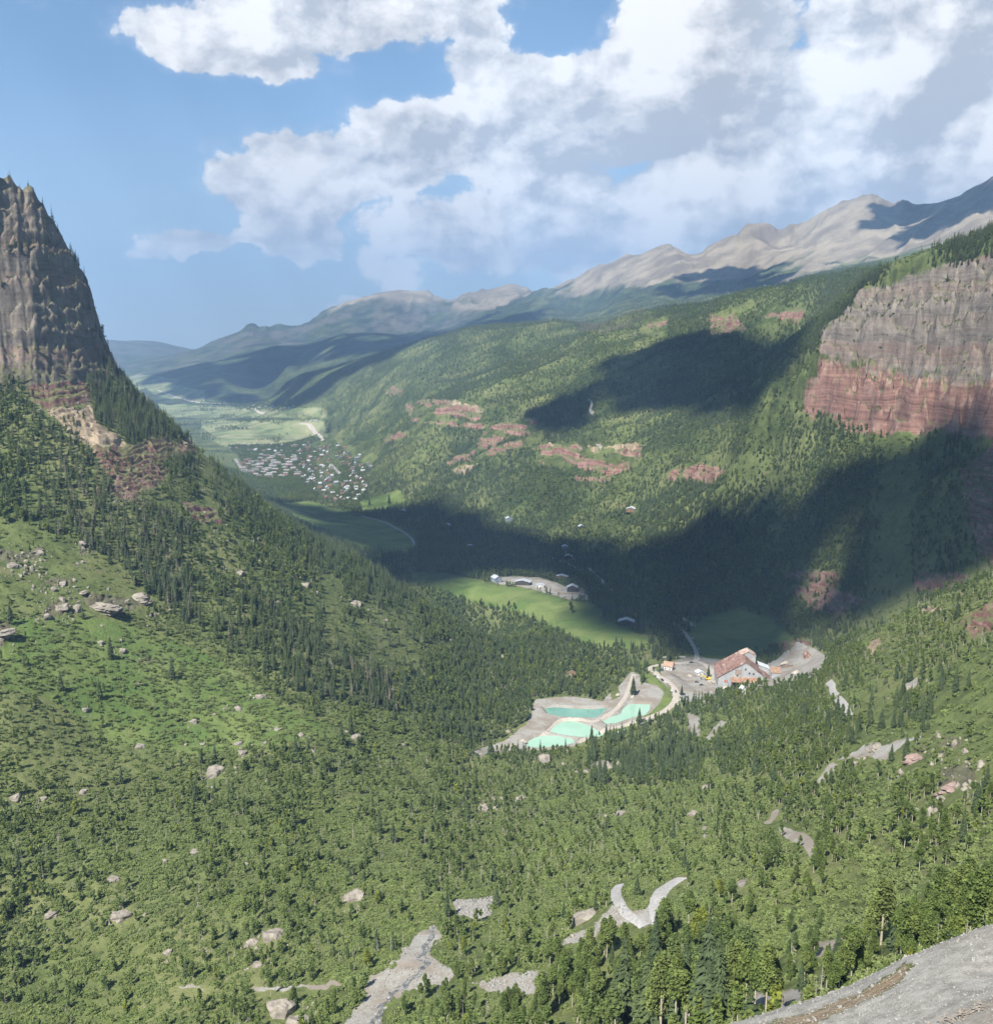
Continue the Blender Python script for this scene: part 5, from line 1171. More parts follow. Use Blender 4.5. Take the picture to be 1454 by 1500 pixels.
def town():
    placed = []
    def free(x, y, d):
        if any((x-a)**2+(y-b)**2 < (d+e)**2*.62 for a, b, e in placed): return False
        for p, wd in ROADS[13:18]:
            if np.min(np.hypot(p[:, 0]-x, p[:, 1]-y)) < wd*.5+d*.55: return False
        return True
    def put(px, py, kind, mats=None, label=None, size=None, group=None):
        x, y, z = hit(px, py, 2300)
        w_, d_ = size or (rng.uniform(7.5, 11), rng.uniform(8, 14))
        if not free(x, y, max(w_, d_)): return
        placed.append((x, y, max(w_, d_))); (wn, wm), (rn_, rm) = mats or (TW[int(rng.integers(0, 7))], TR[int(rng.integers(0, 5))])
        mb = MB(); e = rng.uniform(5, 7) if kind == 'house' else rng.uniform(8, 12)
        if kind == 'house':
            p = e+w_*.38; prism(mb, [(-w_/2, -3), (w_/2, -3), (w_/2, e), (0, p), (-w_/2, e)], -d_/2, d_/2, 0)
            s = (p-e)/(w_/2); slab(mb, (-w_/2-.8, e-.8*s+.1), (0, p+.1), -d_/2-.8, d_/2+.8, .5, 1); slab(mb, (0, p+.1), (w_/2+.8, e-.8*s+.1), -d_/2-.8, d_/2+.8, .5, 1)
        else:
            box(mb, -w_/2, w_/2, -d_/2, d_/2, -3, e, 0); box(mb, -w_/2+.8, w_/2-.8, -d_/2+.8, d_/2-.8, e+.02, e+.25, 1)
            box(mb, -w_/2-.1, w_/2+.1, -d_/2-.1, -d_/2+.7, e-.3, e+1.0, 0); box(mb, -w_*.2, w_*.1, 0, d_*.2, e+.3, e+2.2, 1)
            for k in range(int(w_/4)): box(mb, -w_/2+1.2+k*4, -w_/2+3.0+k*4, -d_/2-.05, -d_/2-.01, e*.5, e*.5+2.4, 2)
        o = bpy.data.objects.new('town_house' if kind == 'house' else 'town_block', mb.mesh('town_house', [wm, rm, M_GLASS])); C.objects.link(o)
        o.location = (x, y, z); o.rotation_euler = (0, 0, R(24)+(math.pi/2 if rng.random() < .5 else 0)+rng.normal(0, .05))
        lab = label or (f'small {wn} house with a {rn_} roof among the trees of the far town' if kind == 'house' else f'flat-roofed {wn} block with a {rn_} roof in the far town centre')
        tag(o, lab, 'house' if kind == 'house' else 'town block', group or (f'{wn} {rn_}-roofed houses of the far town' if kind == 'house' else f'{wn} {rn_}-roofed blocks of the town centre'))
        CLEAR.append((x, y, max(w_, d_)*.52))
    core = [(352,690),(375,700),(405,702),(440,698),(425,680),(440,676),(420,668),(405,665),(385,668),(362,676),(350,682)]
    n = 0
    for k in range(420):
        px, py = rng.uniform(350, 442), rng.uniform(664, 704)
        if inpoly(np.array([px]), np.array([py]), core)[0]:
            put(px, py, 'block', (TW[(0, 1, 2, 3, 1, 2)[int(rng.integers(0, 6))]], TR[(0, 0, 1, 4, 3)[int(rng.integers(0, 5))]]), size=(rng.uniform(14, 24), rng.uniform(14, 28)))
    homes = [(330,655),(345,650),(400,652),(470,648),(530,662),(545,688),(540,715),(520,735),(490,738),(455,720),(440,700),(425,668),(395,662),(350,668)]
    for k in range(1000):
        px, py = rng.uniform(330, 548), rng.uniform(648, 738)
        if len(placed) > 225: break
        if inpoly(np.array([px]), np.array([py]), homes)[0]: put(px, py, 'house')
    for (px, py, w_, d_, wi, ri) in [(440,655,44,30,1,0),(455,656,40,26,2,3),(470,656,36,24,2,0),(450,652,30,22,0,4),(432,655,30,16,3,0)]:
        put(px, py, 'block', (TW[wi], TR[ri]), size=(w_, d_), label='large pale school-like building at the far edge of the town', group='large buildings at the far edge of the town')
    for px in range(449, 470, 4): put(px, 618, 'house', (TW[0], TR[4]), label='pale house in the row beside the far field road', group='houses in the row beside the far field road')
    for px in (372, 380, 390, 400, 418, 424, 430): put(px, 597+rng.uniform(-3, 3), 'house', (TW[4], TR[0]), label='tiny pale house at the far end of the valley meadows', group='houses at the far end of the valley meadows')
town()

# ------------------------------------------------------------------ boulders and ledges
M_BOULD = principled('pale_boulder_rock', (.27, .242, .20), .95, .15, scale=1.6, c2=(.15, .134, .112), bump=.6)
M_BOULDR = principled('pinkish_boulder_rock', (.255, .185, .16), .95, .15, scale=1.4, c2=(.15, .11, .095), bump=.6)
import bmesh
def rock_mesh(seed, flat=.75, layered=False, sub=4):
    bm = bmesh.new(); bmesh.ops.create_icosphere(bm, subdivisions=sub, radius=1.0); rn = np.random.default_rng(seed)
    co = np.array([v.co[:] for v in bm.verts])
    for k in range(9):                         # broken planes
        n = rn.normal(size=3); n /= np.linalg.norm(n); d = rn.uniform(.45, .8); s = co@n; co = co-np.outer(np.maximum(s-d, 0)*.92, n)
    o = rn.uniform(0, 99, 3)
    f = (fbm(co[:, 0]*1.7+o[0], co[:, 1]*1.7+co[:, 2]*1.3, seed, 4)*.30+ridged(co[:, 0]*2.3+co[:, 2]*2, co[:, 1]*2.3-co[:, 2]+o[1], seed+3, 3)*.16)
    co = co*(1+f)[:, None]
    if layered:
        b = vnoise(co[:, 2]*9, co[:, 2]*0+o[2], seed+9); co[:, :2] *= (1-.28*(b > .5)*np.abs(np.sign(b-.5)))[:, None]
    co[:, 2] *= flat
    for v, c in zip(bm.verts, co): v.co = c
    me = bpy.data.meshes.new('boulder'); bm.to_mesh(me); bm.free()
    return me
RM = [rock_mesh(k) for k in range(7)]; RL = [rock_mesh(20+k, .55, True) for k in range(3)]
def boulder(px, py, wpx, label, pink=False, ledge=False, deep=1.0, rmin=120, tall=1.0):
    x, y, z = hit(px, py+wpx*.22, rmin); s = math.sqrt(x*x+y*y+z*z)*wpx/FPX*.43
    me = (RL[int(rng.integers(0, 3))] if ledge else RM[int(rng.integers(0, 7))]).copy(); me.materials.append(M_BOULDR if pink else M_BOULD)
    o = bpy.data.objects.new('rock_ledge' if ledge else 'boulder', me); C.objects.link(o)
    o.location = (x, y+s*.5, float(height(x, y+s*.5))-s*.06); o.scale = (s, s*deep, s*.95*tall); o.rotation_euler = (rng.uniform(-.15, .15), rng.uniform(-.15, .15), rng.uniform(-.5, .5) if ledge else rng.uniform(0, 6.28))
    tag(o, label, 'rock ledge' if ledge else 'boulder', 'boulders scattered over the basin and slopes'); CLEAR.append((x, y, s*1.15)); CLEAR.append((x-x/y*s*1.2, y-s*1.5, s*.8))
for b in [
 (178,1340,30,'flat grey boulder in low scrub, lower left of the picture'),(75,1338,20,'small tan boulder far left in the lower scrub'),(515,1313,34,'brownish boulder above the stream head in the lower scrub'),
 (397,1366,36,'rounded tan boulder, largest of a cluster left of the stream'),(370,1378,20,'yellowish boulder leaning on the largest of the cluster'),(360,1385,12,'small grey boulder at the left foot of the cluster'),(375,1412,20,'pale boulder standing below the cluster'),
 (246,1396,16,'small pale boulder left of the cluster, above the foot track'),(300,1393,10,'tiny pale boulder between the cluster and the foot track'),(410,1480,52,'big pale boulder cut off by the bottom edge, left part'),(436,1492,36,'big pale boulder cut off by the bottom edge, right part'),
 (165,1288,18,'pale flat boulder alone in the middle left scrub'),(285,1247,14,'little tan boulder in the upper left scrub'),(360,1264,10,'tiny tan boulder in the middle scrub'),(240,1262,12,'small tan boulder in leaning grass, upper left scrub'),
 (312,1131,32,'broad pale boulder group where the scrub meets the green slope'),(354,1101,18,'tan boulder standing under another at the foot of the green slope'),(349,1089,14,'tan boulder standing on another at the foot of the green slope'),(296,1089,12,'small pale boulder at the foot of the green slope'),
 (272,1091,8,'smallest pale boulder at the foot of the green slope'),(204,1093,16,'pinkish boulder at the left foot of the green slope'),(283,1057,15,'wedge boulder on the bright green slope'),(314,1045,8,'thin upright stone on the bright green slope'),(329,1037,7,'pointed little stone on the bright green slope'),
 (350,1036,15,'grey boulder on the bright green slope beside bushes'),(381,1018,18,'leaning grey slab high on the bright green slope'),(405,1067,14,'tan boulder below the leaning grey slab'),(389,1087,9,'small pale stone right of the stacked tan boulders'),(440,1076,14,'tan boulder on the lower slope beside a dark bush'),
 (518,1078,22,'broad tan boulder at the right end of the slope foot'),(590,1089,10,'small tan boulder in the young aspens'),(457,1100,8,'tiny white stone under the slope foot'),(124,1039,14,'pinkish boulder below dark bushes on the left slope'),(147,941,12,'pale boulder under the left outcrop'),
 (178,951,18,'split pale boulder on the grassy left slope'),(203,1001,7,'tiny pale stone on the grassy left slope'),(855,1340,44,'great pinkish boulder beside the switchback track'),(832,1349,12,'small boulder at the left foot of the great pinkish boulder'),(886,1117,42,'great tan boulder among aspens below the ponds'),
 (798,1111,30,'tan boulder among spruces just below the ponds'),(829,1098,12,'pale stone at the lower edge of the ponds'),(762,1168,18,'tan boulder in the aspens, right one of a pair'),(738,1168,14,'tan boulder in the aspens, left one of a pair'),(710,1182,24,'split grey boulder in the middle aspens'),
 (910,1190,20,'tan boulder with a flat top amid the middle aspens'),(1014,1190,20,'low wide boulder in the aspens left of the pale gully'),(1034,1150,18,'grey boulder half hidden by aspens'),(735,959,14,'round pale boulder in the wood above the ponds'),(661,938,12,'pale outcrop stone in the mid left wood'),
 (565,907,8,'small stone on the open mid-left ridge'),(520,882,22,'flat ledge of pale stones on the open mid-left ridge'),(447,855,20,'fallen flat stone on the mid-left ridge grass'),(405,880,10,'small stone in grass beside the grey spruces'),(350,838,16,'pale crag at the top of the grassy ridge strip'),
 (1420,1263,20,'pinkish boulder on the right edge scrub'),(120,797,14,'pale boulder in grass under the left forest'),(55,806,18,'long pale boulder high on the left edge slope'),(20,827,22,'pale slab at the left edge slope'),(92,852,14,'pale stones at the top of the left grass'),
 (88,888,20,'pale slab left of the layered ledge'),(68,905,16,'upright pale slab at the dark bushes'),(18,1168,18,'low pale boulder at the left edge, above the scrub'),(62,1168,12,'small boulder at the left edge scrub line'),(120,1160,14,'pale boulder right of the left edge bushes'),
 (720,1098,14,'white boulder at the pond outlet'),(703,1104,8,'small white stone at the pond outlet'),(745,1070,10,'pale stone on the pond bank'),(1083,1012,6,'pale stone on the bank below the mill')]:
    boulder(*b)
for b in [(150,888,54,'layered tan ledge jutting from the left slope'),(203,873,34,'broken pale ledge right of the jutting layered ledge'),(120,868,18,'upright pale crag left of the jutting layered ledge'),(4,925,40,'grey ledge cut off by the left edge'),
          (1400,1140,60,'pink layered ledge on the right hillside'),(1345,1107,36,'grey-pink ledge under bushes on the right hillside'),(1330,1004,22,'pale ledge in the right spur aspens'),(1285,1090,30,'pale ledge above the right gully'),(1085,1015,10,'pale ledge below the mill yard')]:
    boulder(*b, pink='pink' in b[3], ledge=True, deep=.8)

# ------------------------------------------------------------------ heaps of gravel in the yard and on the pond bank
M_HEAP = principled('heaped_gravel', (.38, .34, .29), .95, .1, scale=.8, c2=(.25, .22, .185), bump=.5)
def heap(px, py, w_, h_, label):
    x, y, z = hit(px, py, 800); me = rock_mesh(int(px), 1.0, False, 3).copy(); co = np.array([v.co[:] for v in me.vertices]); rr = np.hypot(co[:, 0], co[:, 1]); an = np.arctan2(co[:, 1], co[:, 0])
    co[:, 2] = np.where(co[:, 2] > -.2, np.maximum(0, 1-rr*.95)+.05*fbm(co[:, 0]*5, co[:, 1]*5, 5, 3), -.15); me.vertices.foreach_set('co', co.astype(np.float32).ravel()); me.materials.append(M_HEAP); me.update()
    o = bpy.data.objects.new('gravel_heap', me); C.objects.link(o); o.location = (x, y, float(height(x, y))-.1); o.scale = (w_/2, w_/2*.8, h_); o.rotation_euler = (0, 0, px); tag(o, label, 'gravel heap', 'heaps of gravel about the mill and ponds')
for h in [(927,1021,6,3,'small pale heap at the foot of the spruce on the dam track'),(752,1094,12,3,'low long gravel heap at the lower left corner of the ponds'),(766,1086,9,2.6,'gravel heap beside the lowest pond'),(905,1018,7,2.5,'gravel heap where the dam track leaves the wood'),
          (1062,1008,9,3,'dirt heap at the left front corner of the mill'),(1073,1010,7,2.4,'dirt heap under the open bay of the mill'),(1010,990,10,2.2,'flat gravel heap in the middle of the mill yard'),(1150,972,14,4,'big dirt heap on the spoil bank right of the mill'),(1166,985,10,3,'dirt heap at the near edge of the spoil bank')]: heap(*h)
# ------------------------------------------------------------------ the plants themselves
def where(px, py, r):
    if py > 1385 and px > 780 and r < 400: return 'in the stand at the bottom, beside the gravel shoulder'
    if r < 420 and px > 1150: return 'on the bank behind the gravel shoulder, lower right'
    if py > 1080 and px < 560: return 'in the scrubby basin, lower left'
    if py > 1080 and px < 860: return 'in the middle of the basin below the ponds'
    if py > 1060 and px < 1120: return 'in the basin between the ponds and the switchbacks'
    if px >= 1120 and r < 760: return 'on the near right hillside'
    if px < 170 and r > 1100 and py < 545: return 'on the ledges of the left cliff'
    if px < 420 and py < 770: return 'on the steep left ridge under the cliff'
    if px < 700 and py < 1080: return 'on the long left slope'
    if px > 1150: return 'on the right spur above the mill'
    return 'in the wood round the ponds'
def individual(kind, x, y, h, wid, rz, label, cat, group):
    z = float(height(x, y)); t = thing('spruce_tree' if kind == 'spruce' else 'aspen_tree', label, cat, (x, y, z), rz, group); t.scale = (h*wid, h*wid, h)
    L = SP_NEAR if kind == 'spruce' else AS_NEAR; tm, cm = L[int(rng.integers(len(L)))]
    for nm, me in (('trunk', tm), ('crown', cm)):
        o = bpy.data.objects.new(nm, me); C.objects.link(o); o.parent = t
def person_size(k, r, n):
    if k == 'spruce': return np.clip(rng.normal(np.where(r < 700, 10, 13), 3.2, n), 4, 21)
    if k == 'aspen': return np.clip(rng.normal(np.where(r < 420, 7.0, np.where(r < 950, 6.0, 9.0)), 2.0, n), 2.5, 15)
    if k == 'scrub': return np.clip(rng.normal(1.9, .65, n), .8, 3.8)*np.where(r > 1500, 1.3, 1)
    if k == 'grey': return np.clip(rng.normal(13, 3, n), 6, 20)
    if k == 'snag': return np.clip(rng.normal(7, 2.2, n), 3, 12)
    return np.clip(rng.normal(9, 2, n), 5, 13)
# trees picked out by hand: (photo x, photo y of the foot, height in photo pixels, kind, label)
HAND = [
 (912,1504,116,'spruce','broad grey-green spruce, leftmost of the bottom stand'),(958,1440,92,'spruce','dark spruce standing free above the bottom stand, below the switchback'),(1032,1512,150,'spruce','tallest ragged spruce in the middle of the bottom stand'),
 (1001,1508,112,'spruce','slim dark spruce between aspen trunks in the bottom stand'),(1048,1512,120,'spruce','full dark spruce right of the tallest ragged one'),(1062,1500,90,'spruce','shaded spruce behind the yellow-green aspen of the bottom stand'),
 (945,1516,110,'spruce','dark spruce hidden low between aspens of the bottom stand'),(1210,1452,62,'spruce','black-green spruce in the clump left of the gravel shoulder'),(1228,1446,58,'spruce','dark spruce right in the clump left of the gravel shoulder'),
 (1308,1400,62,'spruce','dark spruce among aspen trunks behind the gravel shoulder'),(1172,1452,40,'spruce','low rounded dark spruce beside the pale gravel patch'),
 (1120,1498,98,'aspen','bare-stemmed aspen standing alone on the gravel, right of the stand'),(1131,1490,74,'aspen','thin brownish aspen just right of the lone bare-stemmed one'),(1072,1502,108,'aspen','yellow-green round-topped aspen at the right of the bottom stand'),
 (942,1512,100,'aspen','pale-stemmed aspen in the front of the bottom stand, left'),(967,1516,110,'aspen','pale-stemmed aspen in the front of the bottom stand, centre'),(988,1518,104,'aspen','leaning pale-stemmed aspen in the front of the bottom stand'),
 (1092,1496,92,'aspen','slim aspen between the round-topped one and the gravel patch'),(1104,1494,86,'aspen','slim aspen next to the lone bare-stemmed one'),(1025,1500,96,'aspen','light green aspen behind the tallest spruce'),
 (1318,1412,70,'aspen','bright-stemmed aspen on the edge of the gravel shoulder'),(1330,1406,66,'aspen','twin-stemmed aspen right of the bright-stemmed one on the shoulder edge'),(1362,1390,72,'aspen','aspen over the middle of the shoulder edge'),(1385,1384,72,'aspen','pale aspen near the top of the shoulder edge'),(1420,1372,78,'aspen','golden aspen near the right end of the shoulder edge'),(1345,1398,64,'aspen','leafy aspen behind the twin-stemmed one'),(1402,1378,60,'aspen','small leafy aspen between the pale and golden aspens'),
 (936,1058,20,'spruce','dark tree at the edge of the right-hand pond'),(927,1018,26,'spruce','dark spruce standing on the dam track'),(998,1019,15,'spruce','lone small spruce in the gravel lot by the road bend'),(1037,992,17,'spruce','bushy spruce behind the yellow excavator'),
 (836,898,16,'aspen','lone round tree in the sunlit meadow'),(745,893,12,'aspen','left of two small trees at the meadow edge'),(753,894,11,'aspen','right of two small trees at the meadow edge'),(780,920,22,'spruce','tall pointed spruce at the lower meadow edge, left'),(794,920,18,'spruce','pointed spruce at the lower meadow edge, right'),
 (902,945,12,'spruce','left of a pair of dark trees in the lower meadow'),(910,946,12,'spruce','right of a pair of dark trees in the lower meadow'),(541,740,10,'spruce','small spruce in the bright far meadow'),(570,738,14,'spruce','pointed spruce at the bright far meadow edge'),
]
def forest():
    for (px, py, hp, kind, lab) in HAND:
        x, y, z = hit(px, min(py, 1499) if py < 1500 else py, 110); s = math.sqrt(x*x+y*y+z*z)
        h = s*hp/FPX*1.12; individual(kind, x, y, h, 1.25 if hp < 30 else 1.0, rng.uniform(0, 6.28), lab, 'spruce tree' if kind == 'spruce' else 'aspen tree', None)
    P = plant_all()
    for k in KINDS:
        p = P[k]; n = len(p)
        if n == 0: continue
        r = p[:, 3]; h = person_size(k, r, n); px, py = project(p[:, 0], p[:, 1], p[:, 2])
        if k == 'aspen':
            big = inpoly(px, py, [(800,1400),(900,1370),(1030,1355),(1110,1420),(1100,1520),(780,1530)]); h = np.where(big, h*1.75, h)
            big2 = inpoly(px, py, [(1180,1470),(1300,1360),(1454,1300),(1600,1300),(1454,1400)]) & (r < 420); h = np.where(big2, h*1.35, h)
        h = np.where((r > 2900) & inpoly(px, py, [(320,640),(560,640),(580,745),(400,745)]), h*.72, h)
        wid = rng.uniform(.82, 1.25, n); rz = rng.uniform(0, 6.28, n)
        done = np.zeros(n, bool)
        inside = (px > 0) & (px < 1454) & (py > 0) & (py < 1500)
        if k in ('spruce', 'aspen'):
            cap = 300-sum(1 for q in HAND if q[3] == k)
            order = np.argsort(-(h/r)*inside)[:cap]
            for i in order:
                w_ = where(px[i], py[i], r[i]); tall = h[i] > (13 if k == 'spruce' else 8.5)
                lab = f"{'tall' if tall else 'small'} {'dark green spruce' if k == 'spruce' else 'light green aspen'} {w_}"
                individual(k, p[i, 0], p[i, 1], h[i], wid[i], rz[i], lab, 'spruce tree' if k == 'spruce' else 'aspen tree', f"{'tall' if tall else 'small'} {k}s {w_}")
            done[order] = True
        elif k in ('grey', 'snag', 'yellow'):
            lk = {'grey': 'grey', 'snag': 'snag', 'yellow': 'yellow'}[k]; cap = {'grey': 300, 'snag': 300, 'yellow': 120}[k]
            order = np.argsort(-(h/r)*inside)[:cap]; nm = {'grey': 'grey_spruce', 'snag': 'dead_tree', 'yellow': 'yellow_aspen'}[k]
            for i in order:
                o = bpy.data.objects.new(nm, LOD[lk][int(rng.integers(len(LOD[lk])))].data); C.objects.link(o)
                o.location = (p[i, 0], p[i, 1], p[i, 2]); o.rotation_euler = (rng.normal(0, .05), rng.normal(0, .05), rz[i]); o.scale = (h[i]*wid[i], h[i]*wid[i], h[i])
                w_ = where(px[i], py[i], r[i]); word = {'grey': 'grey beetle-killed spruce', 'snag': 'bare pale dead trunk', 'yellow': 'yellow-green young aspen'}[k]
                tag(o, f'{word} {w_}', {'grey': 'dead spruce', 'snag': 'dead tree', 'yellow': 'aspen tree'}[k], f'{word}s {w_}')
            done[order] = True
        rest = np.nonzero(~done)[0]
        def emit(sel, lk, nm, lab, cat, lean=.05):
            if len(sel) == 0: return
            m = len(sel); xyz = p[sel, :3].copy(); xyz[:, 2] -= .1
            rot = np.stack([rng.normal(0, lean, m), rng.normal(0, lean, m), rz[sel]], -1); sc = np.stack([h[sel]*wid[sel], h[sel]*wid[sel], h[sel]], -1)
            if lk == 'scrub': sc = np.stack([h[sel]*wid[sel]*1.15, h[sel]*wid[sel]*1.15, h[sel]], -1)
            stuff_points(nm, lk, xyz, rot, sc, rng.integers(0, len(LOD[lk]), m), lab, cat)
        if k == 'spruce':
            emit(rest[r[rest] < 1900], 'spruce_mid', 'spruce_wood', 'dark spruce trees spread through the woods of both valley sides', 'spruce wood')
            emit(rest[r[rest] >= 1900], 'spruce_far', 'distant_spruce_forest', 'distant spruce forest on the far valley slopes', 'forest')
        elif k == 'aspen':
            near = rest[r[rest] < 1300]; emit(near[px[near] < 700], 'aspen_mid', 'aspen_thicket', 'light green young aspens over the basin floor and left slope', 'aspen thicket', .07)
            emit(near[px[near] >= 700], 'aspen_tall_mid', 'aspen_wood', 'light green aspen wood on the right spur and round the ponds', 'aspen wood', .06)
            emit(rest[r[rest] >= 1300], 'aspen_far', 'distant_aspen_wood', 'aspen and cottonwood woods on the valley floor and right slope', 'aspen wood')
        elif k == 'scrub': emit(rest, 'scrub', 'willow_scrub', 'low green willow scrub covering the basin and slopes', 'scrub', .12)
        elif len(rest): emit(rest, k, {'grey': 'grey_spruce_stand', 'snag': 'dead_trunks', 'yellow': 'yellow_aspens'}[k], 'grey dead spruces scattered farther back in the woods' if k == 'grey' else 'pale dead trunks scattered farther back', 'dead trees')
    print('PLANTS', {k: len(v) for k, v in P.items()})
forest()
# ------------------------------------------------------------------ stones and sticks on the gravel shoulder
M_STICK = principled('brown_stick_bark', (.17, .135, .105), .95, .1, scale=6.0, c2=(.27, .23, .19))
def shoulder():
    n = 12000; a = rng.uniform(R(6), R(33), n); r = np.sqrt(rng.uniform(24**2, 56**2, n)); x, y = r*np.sin(a), r*np.cos(a); fr, fa = cell(a, r); z = bil(Z, fr, fa)
    st = []
    for k in range(4):
        me = rock_mesh(300+k, .8, False, 1); me.materials.append(M_STONE); st.append(bpy.data.objects.new('gravel_stone', me))
    LOD['stones'] = st
    s = np.clip(rng.lognormal(-3.75, .6, n), .008, .16)
    stuff_points('gravel_stones', 'stones', np.stack([x, y, z+s*.2], -1), rng.uniform(0, 6.28, (n, 3)), np.stack([s, s*rng.uniform(.7, 1.2, n), s], -1), rng.integers(0, 4, n), 'loose grey stones strewn over the gravel shoulder', 'stones')
    for (px, py, m, lab) in [(1408,1490,26,'heap of broken branches on the gravel at the bottom right corner'),(1135,1478,9,'grey driftwood lying along the foot of the gravel bank')]:
        x, y, z = hit(px, py, 22); t = thing('branch_pile', lab, 'branch pile', (x, y, z)); sc = r_ = math.hypot(x, y)/36
        for k in range(m):
            mb = MB(); L = rng.uniform(.25, .8)*sc; an = rng.uniform(0, 6.28); ox, oy = rng.normal(0, .42*sc), rng.normal(0, .22*sc); g = float(height(x+ox, y+oy))-z+rng.uniform(.03, .14)
            d = np.array([math.cos(an), math.sin(an), rng.normal(0, .15)])*L*.5
            g2 = lambda q: (float(q[0]), float(q[1]), float(q[2]))
            c = np.array([ox, oy, g]); mb.tube([g2(c-d), g2(c+d*.1+np.array([0, 0, .02])), g2(c+d)], [.028*sc, .024*sc, .012*sc], 5); part('branch', mb, M_STICK, t)
def stream_stones():
    xs = []
    for p in [GROUND['gravel'][3], GROUND['gravel'][4], GROUND['gravel'][5], GROUND['gravel'][6]]:
        for k in range(1500):
            px, py = rng.uniform(min(q[0] for q in p), max(q[0] for q in p)), rng.uniform(min(q[1] for q in p), min(1515, max(q[1] for q in p)))
            if inpoly(np.array([px]), np.array([py]), p)[0]: xs.append((px, py))
    P = np.array([hit(a_, b_, 150) for a_, b_ in xs]); n = len(P); s = np.clip(rng.lognormal(-1.2, .55, n), .1, 1.3)
    P[:, 2] += s*.1; stuff_points('stream_stones', 'stones', P, rng.uniform(0, 6.28, (n, 3)), np.stack([s, s*rng.uniform(.7, 1.2, n), s*.8], -1), rng.integers(0, 4, n), 'grey stones filling the stream bed and the cut by the switchback', 'stones')
def debris():
    xs = []
    for o in [q for q in C.objects if q.name.startswith(('boulder', 'rock_ledge'))]:
        s = o.scale[0]
        for k in range(16):
            an = rng.uniform(0, 6.28); d = s*rng.uniform(.8, 2.6); q = s*np.clip(rng.lognormal(-2.1, .6), .04, .38); x, y = o.location[0]+d*math.cos(an)*1.3, o.location[1]+d*math.sin(an)-s*.5
            xs.append((x, y, q))
    for p in GROUND['red'][:6]+GROUND['tan'][:1]+GROUND['grey'][3:14]:
        for k in range(60 if p in GROUND['red'] else 30):
            px, py = rng.uniform(min(q[0] for q in p)-6, max(q[0] for q in p)+6), rng.uniform(min(q[1] for q in p), max(q[1] for q in p)+22); h = hit(px, py, 200); xs.append((h[0], h[1], rng.lognormal(-.2, .5)))
    P = np.array(xs); n = len(P); s = P[:, 2]; P = np.stack([P[:, 0], P[:, 1], height(P[:, 0], P[:, 1])+s*.1], -1)
    st = []
    for k in range(4):
        me = rock_mesh(320+k, .8, False, 2); me.materials.append(M_BOULD); st.append(bpy.data.objects.new('fallen_rock', me))
    LOD['rocks'] = st
    stuff_points('rock_debris', 'rocks', P, rng.uniform(0, 6.28, (n, 3)), np.stack([s, s*rng.uniform(.7, 1.2, n), s*.8], -1), rng.integers(0, 4, n), 'small fallen rocks scattered round the boulders and below the outcrops', 'stones')
M_STONE = principled('gravel_stone_rock', (.27, .26, .24), .95, .15, scale=3.0, c2=(.16, .155, .145))
shoulder(); stream_stones(); debris()

# ------------------------------------------------------------------ cumulus overhead, out of the frame: their shadows lie on the slopes
M_CLOUD = bpy.data.materials.new('cloud_white'); M_CLOUD.use_nodes = True
M_CLOUD.node_tree.nodes['Principled BSDF'].inputs['Base Color'].default_value = (.92, .92, .93, 1); M_CLOUD.node_tree.nodes['Principled BSDF'].inputs['Roughness'].default_value = 1; M_CLOUD.node_tree.nodes['Principled BSDF'].inputs['Specular IOR Level'].default_value = 0
SHADE = [   # (outline of the shaded ground in photo pixels, near, far limit, cloud height, puff size)
 ([(1454,635),(1390,655),(1300,668),(1200,705),(1120,745),(1060,765),(1000,795),(930,810),(880,850),(872,890),(900,925),(980,925),(1010,940),(1090,955),(1160,945),(1200,925),(1260,900),(1330,868),(1454,815),(1500,780),(1500,640)], 900, 2600, 4600, 60, 'broad cloud shading the right slope'),
 ([(560,755),(640,745),(700,765),(780,785),(860,800),(930,810),(890,850),(800,830),(700,830),(620,835),(560,815)], 1300, 2900, 4700, 55, 'long cloud shading the valley wood'),
 ([(405,742),(440,741),(520,760),(580,770),(612,795),(600,815),(540,812),(470,785)], 1500, 3200, 4800, 50, 'small cloud shading the dark meadow'),
 ([(905,520),(1000,505),(1100,505),(1180,490),(1200,500),(1185,540),(1150,570),(1060,575),(980,590),(930,575),(900,545)], 1500, 3800, 4900, 62, 'ragged cloud shading the upper right slope'),
 ([(830,590),(900,560),(930,590),(870,620),(800,640),(780,620)], 1700, 3800, 4800, 50, 'little cloud shading the middle slope'),
 ([(195,545),(280,525),(400,512),(520,495),(640,486),(740,462),(800,458),(760,476),(660,500),(600,520),(520,540),(440,575),(400,588),(330,588),(250,570),(300,552),(230,555)], 5200, 9900, 6900, 150, 'far cloud shading the blue slope'),
 ([(1270,312),(1330,305),(1390,300),(1454,275),(1454,300),(1400,330),(1340,345),(1290,335)], 6200, 8800, 4600, 140, 'high cloud shading the peaks'),
 ([(995,940),(1025,900),(1080,885),(1145,900),(1172,935),(1140,950),(1060,960)], 1100, 1800, 4500, 40, 'little cloud shading the mill meadow'),
 ([(1000,400),(1080,395),(1160,400),(1200,395),(1130,420),(1040,425),(960,430)], 4000, 7900, 4300, 110, 'thin high cloud shading the range foot'),
]
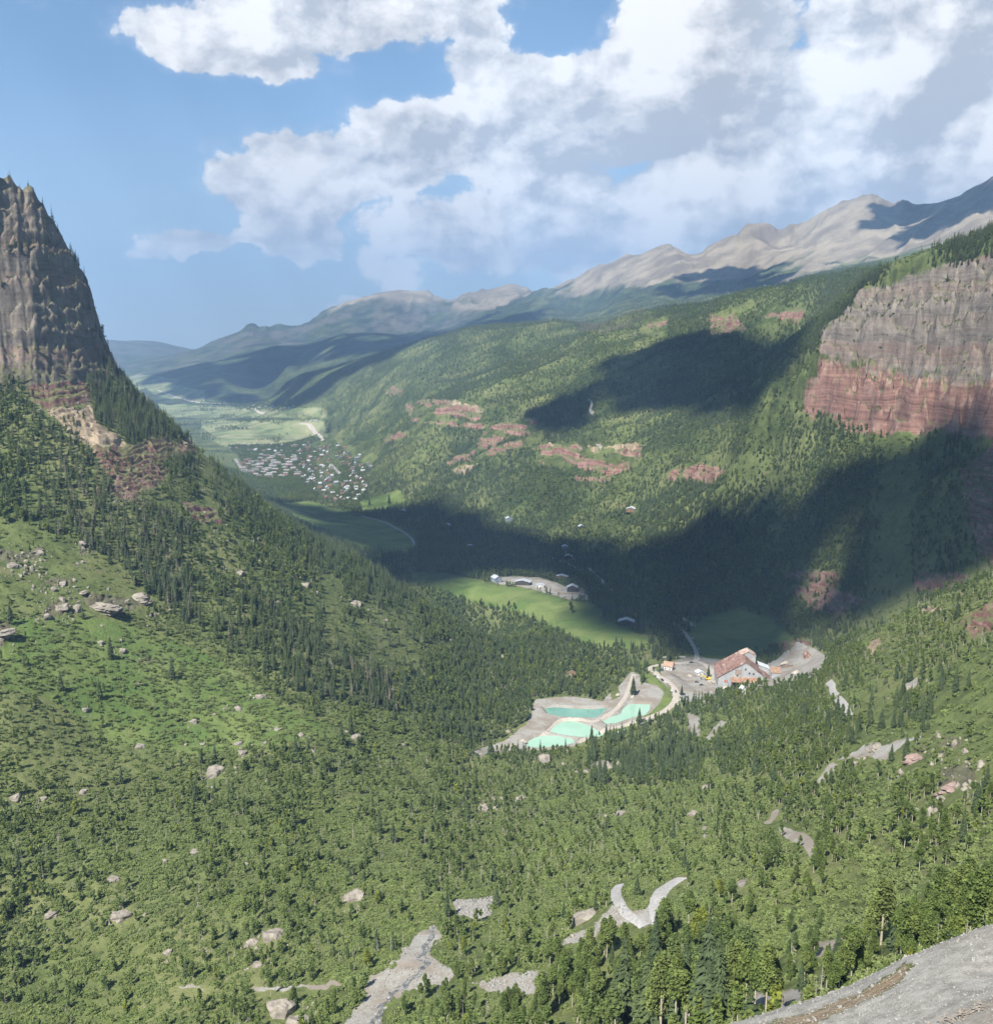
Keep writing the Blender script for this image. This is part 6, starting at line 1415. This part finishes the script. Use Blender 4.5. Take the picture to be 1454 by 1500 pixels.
def clouds():
    ico = []
    for k in range(3):
        me = rock_mesh(400+k, .8, False, 2); ico.append(np.array([v.co[:] for v in me.vertices])); fc = np.array([p.vertices[:] for p in me.polygons])
    for (poly, ra, rb, alt, size, nm) in SHADE:
        sel = (R2 > ra) & (R2 < rb) & (T >= RUN-.01) & (PX > min(p[0] for p in poly)) & (PX < max(p[0] for p in poly)) & (PY > min(p[1] for p in poly)) & (PY < max(p[1] for p in poly))
        ii = np.nonzero(sel); wv = size*4.5; ins = inpoly(PX[ii]+fbm(XW[ii]/wv, YW[ii]/wv, 801, 4)*60, PY[ii]+fbm(XW[ii]/wv, YW[ii]/wv, 811, 4)*26, poly) & (fbm(XW[ii]/(size*3.2), YW[ii]/(size*3.2), 821, 3) < (.13 if 'right slope' in nm and 'upper' not in nm else .06 if 'slope' in nm else .24)); ii = (ii[0][ins], ii[1][ins])
        if len(ii[0]) == 0: print('no shade', nm); continue
        # one puff per patch of ground
        g = size*.62; key = {}
        for x, y, z in zip(XW[ii], YW[ii], Z[ii]):
            q = (int(x//g), int(y//g))
            if q not in key: key[q] = (x, y, z)
        vs, fs, nb = [], [], 0
        for (x, y, z) in key.values():
            lift = alt+rng.uniform(0, size*1.5); s = (lift-z)/SUN[2]; c = np.array([x, y, z])+SUN*s
            rad = size*rng.uniform(.62, 1.05); b = ico[int(rng.integers(3))]; an = rng.uniform(0, 6.28)
            rt = np.stack([b[:, 0]*math.cos(an)-b[:, 1]*math.sin(an), b[:, 0]*math.sin(an)+b[:, 1]*math.cos(an), b[:, 2]*.7], -1)
            vs.append(c+rt*rad); fs.append(fc+nb); nb += len(b)
        me = mesh_np('cloud', np.concatenate(vs), np.concatenate(fs)); me.materials.append(M_CLOUD); o = bpy.data.objects.new('cloud', me); C.objects.link(o); tag(o, kind='structure')
clouds()

# ------------------------------------------------------------------ the air between here and the far ranges
def haze(den):
    x0, x1, y0, y1, z0, z1 = -26500, 26500, -300, 26800, float(Z.min())-1.5, float(Z.max())+60
    mb = MB(); box(mb, x0, x1, y0, y1, z0, z1); m = bpy.data.materials.new('haze'); m.use_nodes = True; t = m.node_tree; t.nodes.clear()
    v = t.nodes.new('ShaderNodeVolumePrincipled'); v.inputs['Color'].default_value = (.36, .57, .88, 1); v.inputs['Density'].default_value = den; v.inputs['Anisotropy'].default_value = .0
    o_ = t.nodes.new('ShaderNodeOutputMaterial'); t.links.new(v.outputs[0], o_.inputs['Volume'])
    o = bpy.data.objects.new('haze', mb.mesh('haze', [m])); C.objects.link(o); tag(o, kind='stuff', label='pale blue summer haze filling the valley air', cat='haze')
HAZE = 6.3e-5
haze(HAZE)
